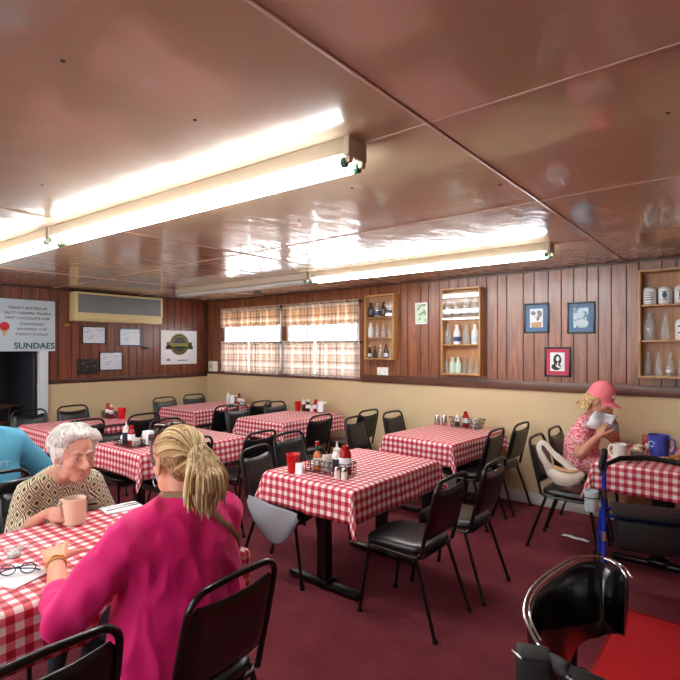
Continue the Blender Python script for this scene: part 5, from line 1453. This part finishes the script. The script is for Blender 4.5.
mb.lathe(prof, (-.014, 0, .040), 28, None, 0, 1.0, .88); mb.lathe([(0, .128), (.012, .129), (.011, .136), (0, .138)], (-.014, 0, .040), 12); mb.v = [X(p) for p in mb.v]
cp = loc_build(mb, 'cap', O, M['cap'], P_PINK)
vs, fs = [], []
for z, k in ((0, 0), (-.004, 1)):
    for i in range(11):
        a = -1.15 + 2.3 * i / 10
        for j in range(6):
            u = j / 5; rx = .088 + .088 * u * math.cos(a * .9) ; vs.append(X((-.014 + rx * math.cos(a) , (.0915 - .006 * u) * math.sin(a), .046 - .020 * u + z - .030 * (a / 1.15) ** 2 * (.3 + .7 * u))))
for k in range(2):
    for i in range(10):
        for j in range(5):
            q = k * 66 + i * 6 + j; fs.append((q, q + 1, q + 7, q + 6))
rim = [i * 6 for i in range(11)] + [60 + j for j in range(1, 6)] + [i * 6 + 5 for i in range(9, -1, -1)] + [j for j in range(4, 0, -1)]
for k in range(len(rim)): a_, c_ = rim[k], rim[(k + 1) % len(rim)]; fs.append((a_, c_, c_ + 66, a_ + 66))
mb = MB(); mb.add(vs, fs); loc_build(mb, 'brim', O, M['cap'], cp)
mb = MB(); mb.ball((.083, -.03, .085), (.008, .016, .014), Rz(-.35)); mb.v = [X(p) for p in mb.v]; loc_build(mb, 'cap_emblem', O, M['paper'], cp)
b = MB(); dirw = (LW - LE).normalized(); A = dirw.orthogonal().normalized(); B_ = dirw.cross(A)
b.tube([LW - dirw * .075, LW - dirw * .02], [.039, .034], 16, round_cap=True); loc_build(b, 'wrist_cuff', O, M['sign_bg'], P_PINK)
# napkin in the right hand
NO = V((-.975, 4.665, .985)); t = thing('paper_napkin', 'white paper napkin held to the face of the pink-capped person', 'napkin', NO, d2r(28))
vs, fs = [], []
for j in range(9):
    for i in range(9):
        u, v = i / 8 - .5, j / 8 - .5; vs.append((.17 * u, .018 * math.sin(7 * u + 3 * v) + .010 * math.sin(9 * v), .155 * v + .05 * u))
for j in range(8):
    for i in range(8): k = j * 9 + i; fs.append((k, k + 1, k + 10, k + 9))
b = MB(); b.add(vs, fs); b.v = [Ry(.5) @ p for p in b.v]; o = b.build('crumpled_sheet', M['paper'], t, True, 179); so = o.modifiers.new('s', 'SOLIDIFY'); so.thickness = .003

def cat(ps, n=6):
    q = []
    for i in range(len(ps) - 1):
        p0, p1, p2, p3 = ps[max(0, i - 1)], ps[i], ps[i + 1], ps[min(len(ps) - 1, i + 2)]
        for k in range(n):
            u = k / n; q.append(.5 * ((2 * p1) + (p2 - p0) * u + (2 * p0 - 5 * p1 + 4 * p2 - p3) * u * u + (3 * p1 - p0 - 3 * p2 + p3) * u ** 3))
    q.append(ps[-1]); return q
# cream shoulder bag on the chair
BO = V((-1.16, 4.25, .484)); t = thing('shoulder_bag', 'cream leather shoulder bag with tan lining lying on the chair seat', 'bag', BO)
L_ = lambda ps: [V(p) - BO for p in ps]
b = MB(); b.tube(L_([(-1.285, 4.24, .66), (-1.245, 4.235, .605), (-1.185, 4.23, .570), (-1.11, 4.23, .565), (-1.055, 4.235, .585), (-1.02, 4.24, .615)]), [(.030, .022), (.050, .042), (.072, .060), (.070, .058), (.052, .044), (.026, .020)], 18, side=(-.3, 0, 1), round_cap=True)
b.build('pouch', M['cream_bag'], t)
b = MB(); b.tube(L_([(-1.22, 4.225, .652), (-1.16, 4.215, .634), (-1.10, 4.215, .630), (-1.045, 4.225, .640)]), [(.022, .010), (.034, .014), (.034, .014), (.020, .010)], 12, side=(0, 1, 0), round_cap=True); b.build('lining', M['tan'], t)
SP = cat(L_([(-1.24, 4.205, .625), (-1.285, 4.195, .69), (-1.325, 4.20, .76), (-1.335, 4.21, .80), (-1.318, 4.22, .83), (-1.285, 4.225, .82), (-1.245, 4.225, .775), (-1.18, 4.222, .72), (-1.10, 4.218, .665), (-1.03, 4.22, .61)]), 6)
b = MB(); b.tube(SP, [(.021 if 10 < k < 40 else .026, .006) for k in range(len(SP))], 10, side=(.8, .1, .6)); b.build('strap', M['cream_bag'], t)

# ------------------------------------------------------------------ walkers
def wheel(parent, c, r, ax_rot, w=.03):
    b = MB(); b.lathe([(r * .72, -w / 2), (r * .95, -w / 2), (r, -w * .3), (r, w * .3), (r * .95, w / 2), (r * .72, w / 2), (r * .72, -w / 2)], c, 24, ax_rot); o = b.build('wheel', M['rubber'], parent)
    b = MB(); b.lathe([(0, -w * .3), (r * .2, -w * .45), (r * .2, w * .45), (0, w * .3)], c, 12, ax_rot)
    for k in range(5):
        a = 2 * PI * k / 5; p = V((r * .74 * math.cos(a), r * .74 * math.sin(a), 0)); b.tube([V(c), ax_rot @ p + V(c)], .008, 6)
    b.build('wheel_hub', M['nylon'], o)
def grip(parent, p0, p1, bend):
    b = MB(); b.tube([p0, (V(p0) + V(p1)) / 2 + V(bend), p1], [.016, .019, .017], 12, round_cap=True); g = b.build('handle_grip', M['rubber'], parent)
    a, c = V(p0), V(p1); b = MB(); b.tube([a + V((0, 0, -.02)), (a + c) / 2 + V((0, 0, -.055)), c + V((0, 0, -.045))], [(.010, .005)] * 3, 8); b.build('brake_lever', M['nylon'], g)
t = thing('rolling_walker', 'blue rolling walker with black seat in front of the right-hand table', 'walker', (-.475, 3.69, 0), d2r(16))
for s in (-1, 1):
    b = MB(); b.tube([(s * .27, 0, .90), (s * .27, .0, .60), (s * .275, -.03, .30), (s * .28, -.07, .13)], .0145, 12); b.tube([(s * .27, .02, .53), (s * .272, .20, .50), (s * .28, .26, .30), (s * .28, .29, .12)], .013, 10); b.tube([(s * .27, .0, .56), (s * .27, .21, .50)], .013, 10); b.tube([(s * .275, -.02, .34), (s * .277, .25, .34)], .009, 8)
    fr = b.build('side_frame', M['blue_paint'], t)
    b = MB(); b.tube([(s * .27, 0, .63), (s * .27, 0, .69)], .0175, 12); b.tube([(s * .2745, -.025, .36), (s * .272, -.018, .42)], .018, 12); b.build('clamp_collar', M['steel'], fr)
    grip(t, (s * .27, .0, .925), (s * .30, -.15, .855), (0, 0, .012))
    b = MB(); b.tube([(s * .27, 0, .885), (s * .27, 0, .93)], [.019, .021], 10, round_cap=True); b.build('handle_joint', M['nylon'], t)
    b = MB(); b.tube([(s * .272, -.04, .86), (s * .262, -.02, .62), (s * .285, .0, .40), (s * .285, -.05, .20)], .004, 6); b.build('brake_cable', M['nylon'], t)
    for y in (-.075, .295):
        wheel(t, (s * .28, y, .095), .095, Ry(Q))
        b = MB(); b.tube([(s * .28 - .026, y, .095), (s * .28 - .026, y, .17), (s * .28, y, .215)], .010, 8); b.tube([(s * .28 + .026, y, .095), (s * .28 + .026, y, .17), (s * .28, y, .215)], .010, 8); b.build('wheel_fork', M['nylon'], t)
b = MB(); b.box((.0, .10, .535), (.44, .26, .035), .014, seg=3); b.build('seat', M['nylon'], t)
for y in (.04, .215):
    b = MB(); b.tube([(-.27, y, .505), (.27, y, .505)], .012, 10); b.build('cross_bar', M['blue_paint'], t)
b = MB(); b.tube([(-.27, .02, .80), (-.245, .10, .83), (-.16, .165, .862), (0, .19, .875), (.16, .165, .862), (.245, .10, .83), (.27, .02, .80)], [(.012, .012), (.015, .012), (.019, .013), (.019, .013), (.019, .013), (.015, .012), (.012, .012)], 10, side=(0, 0, 1)); b.build('backrest_strap', M['nylon'], t)
b = MB(); b.box((0, .10, .40), (.40, .22, .20), .03, seg=3); b.build('basket_pouch', M['nylon'], t)
t2 = thing('drink_cup', 'pale grey cup in a holder at the left side of the blue walker', 'cup', (-.80, 3.57, .545))
b = MB(); b.lathe([(0, 0), (.038, 0), (.040, .004), (.043, .13), (.041, .132), (.038, .012), (0, .01)], (0, 0, 0), 20); b.build('cup_body', M['sign_bg'], t2)
b = MB(); b.tube([(.046 * math.cos(a * PI / 10), .046 * math.sin(a * PI / 10), .09) for a in range(20)], .003, 6, closed=True); b.tube([(.046, 0, .09), (.06, .02, .09)], .004, 6); b.build('holder_ring', M['nylon'], t2)

# black walker in the foreground, its padded backrest towards the viewer
WO = V((-.16, 1.50, 0)); t = thing('rolling_walker', 'black walker with glossy curved padded backrest, foreground beside the red mat', 'walker', WO)
RIM = [V(p) for p in [(-.335, 1.15, .915), (-.385, 1.20, .918), (-.440, 1.29, .920), (-.468, 1.40, .920), (-.470, 1.52, .920), (-.455, 1.64, .920), (-.425, 1.75, .920), (-.375, 1.81, .915), (-.32, 1.79, .91), (-.285, 1.73, .905)]]
rim = [p - WO for p in cat(RIM)]
vs, fs = [], []; nr = len(rim); prof_n = 13
cx = V((-.30, 1.48, 0)) - WO
for i, p in enumerate(rim):
    u = i / (nr - 1); hgt = .05 + .17 * math.sin(PI * min(.5, .08 + .9 * u)) ** .7 - .07 * max(0, u - .75) / .25
    inn = V((cx.x - p.x, cx.y - p.y, 0)).normalized()
    for k in range(prof_n):
        a = 2 * PI * k / prof_n
        th = .020 * math.cos(a) * (1 + .10 * math.sin(40 * u) * (u > .7)); zz = -hgt / 2 + hgt / 2 * math.sin(a)
        vs.append(p + inn * (th + .05 * (-zz / .2) ** 1.5 + .012) + V((0, 0, zz - .004)))
for i in range(nr - 1):
    for k in range(prof_n): fs.append((i * prof_n + k, i * prof_n + (k + 1) % prof_n, (i + 1) * prof_n + (k + 1) % prof_n, (i + 1) * prof_n + k))
fs.append(list(range(prof_n))); fs.append([(nr - 1) * prof_n + k for k in range(prof_n)])
b = MB(); b.add(vs, fs); b.build('backrest_pad', M['gloss_vinyl'], t, True, 70)
b = MB(); b.tube([p + V((-.006, 0, .004)) for p in rim[4:]], .0042, 10, round_cap=True); b.build('chrome_rim', M['chrome'], t)
b = MB(); b.tube([p + V((.008, 0, .006)) for p in rim[6:]], .0026, 8, round_cap=True); b.build('piping', M['chrome'], t)
for q, (hx, hy) in enumerate(((-.30, 1.115), (-.435, 1.70))):
    p = V((hx, hy, 0)) - WO
    b = MB(); b.tube([p + V((0, 0, .90 if q == 0 else .76)), p + V((0, 0, .55)), p + V((-.02, 0, .30)), p + V((-.06, 0, .12))], .0145, 12); b.tube([p + V((0, 0, .53)), p + V((.22, 0, .50)), p + V((.28, 0, .12))], .013, 10); b.build('side_frame', M['black_metal'], t)
    if q == 0:
        g0 = p + V((0.0, 0, .925)); grip(t, g0, g0 + V((.14, -.02, -.02)), (0, 0, .01))
        b = MB(); b.tube([g0 + V((-.035, .035, -.008)), g0 + V((0, 0, 0))], [.015, .020], 12, round_cap=True); b.build('handle_joint', M['nylon'], t)
        b = MB(); b.tube([g0 + V((.02, .005, -.015)), g0 + V((.06, -.005, -.03)), g0 + V((.11, -.02, -.05))], [(.030 + .006 * math.sin(k * 2.1)) for k in range(3)], 14, round_cap=True)
        me = fuse(b, .006, 1, lambda co, n: co + n * .007 * noise.noise(co * 42)); link(me, 'grip_wrap', M['gloss_vinyl'], t, True, 179)
    for dx in (-.06, .28):
        wheel(t, tuple(p + V((dx, 0, .095))), .095, Rx(Q))
b = MB(); b.box(V((-.16, 1.48, .535)) - WO, (.24, .46, .035), .014, seg=3); b.build('seat', M['nylon'], t)
b = MB(); b.box(V((-.372, 1.135, .79)) - WO, (.075, .07, .28), .010, Rz(.4), seg=3); b.build('side_pouch', M['nylon'], t)
b = MB(); b.tube([V(p) - WO for p in [(-.41, 1.11, .9285), (-.385, 1.095, .9285)]], .003, 8, round_cap=True); b.build('pouch_buckle', M['steel'], t)
# ------------------------------------------------------------------ camera, light, colour management
cam = bpy.data.cameras.new('camera'); co = bpy.data.objects.new('camera', cam); COL.objects.link(co)
cam.sensor_width = 36; cam.lens = 36 * 505 / 680; cam.shift_y = 8 / 680; cam.clip_start = .02
co.location = (0, 0, 1.6); co.rotation_euler = (PI / 2, 0, d2r(39.1))
SC.camera = co
w = bpy.data.worlds.new('world'); SC.world = w; w.use_nodes = True
bg = w.node_tree.nodes['Background']; bg.inputs[0].default_value = (.93, .97, 1, 1); bg.inputs[1].default_value = 5.0
SC.view_settings.view_transform = 'Standard'; SC.view_settings.look = 'None'; SC.view_settings.gamma = 1
SC.view_settings.use_curve_mapping = False
SC.view_settings.exposure = 1.15
try:
    SC.cycles.use_denoising = True
    SC.cycles.max_bounces = 8; SC.cycles.transparent_max_bounces = 12; SC.cycles.sample_clamp_indirect = 6
except Exception: pass
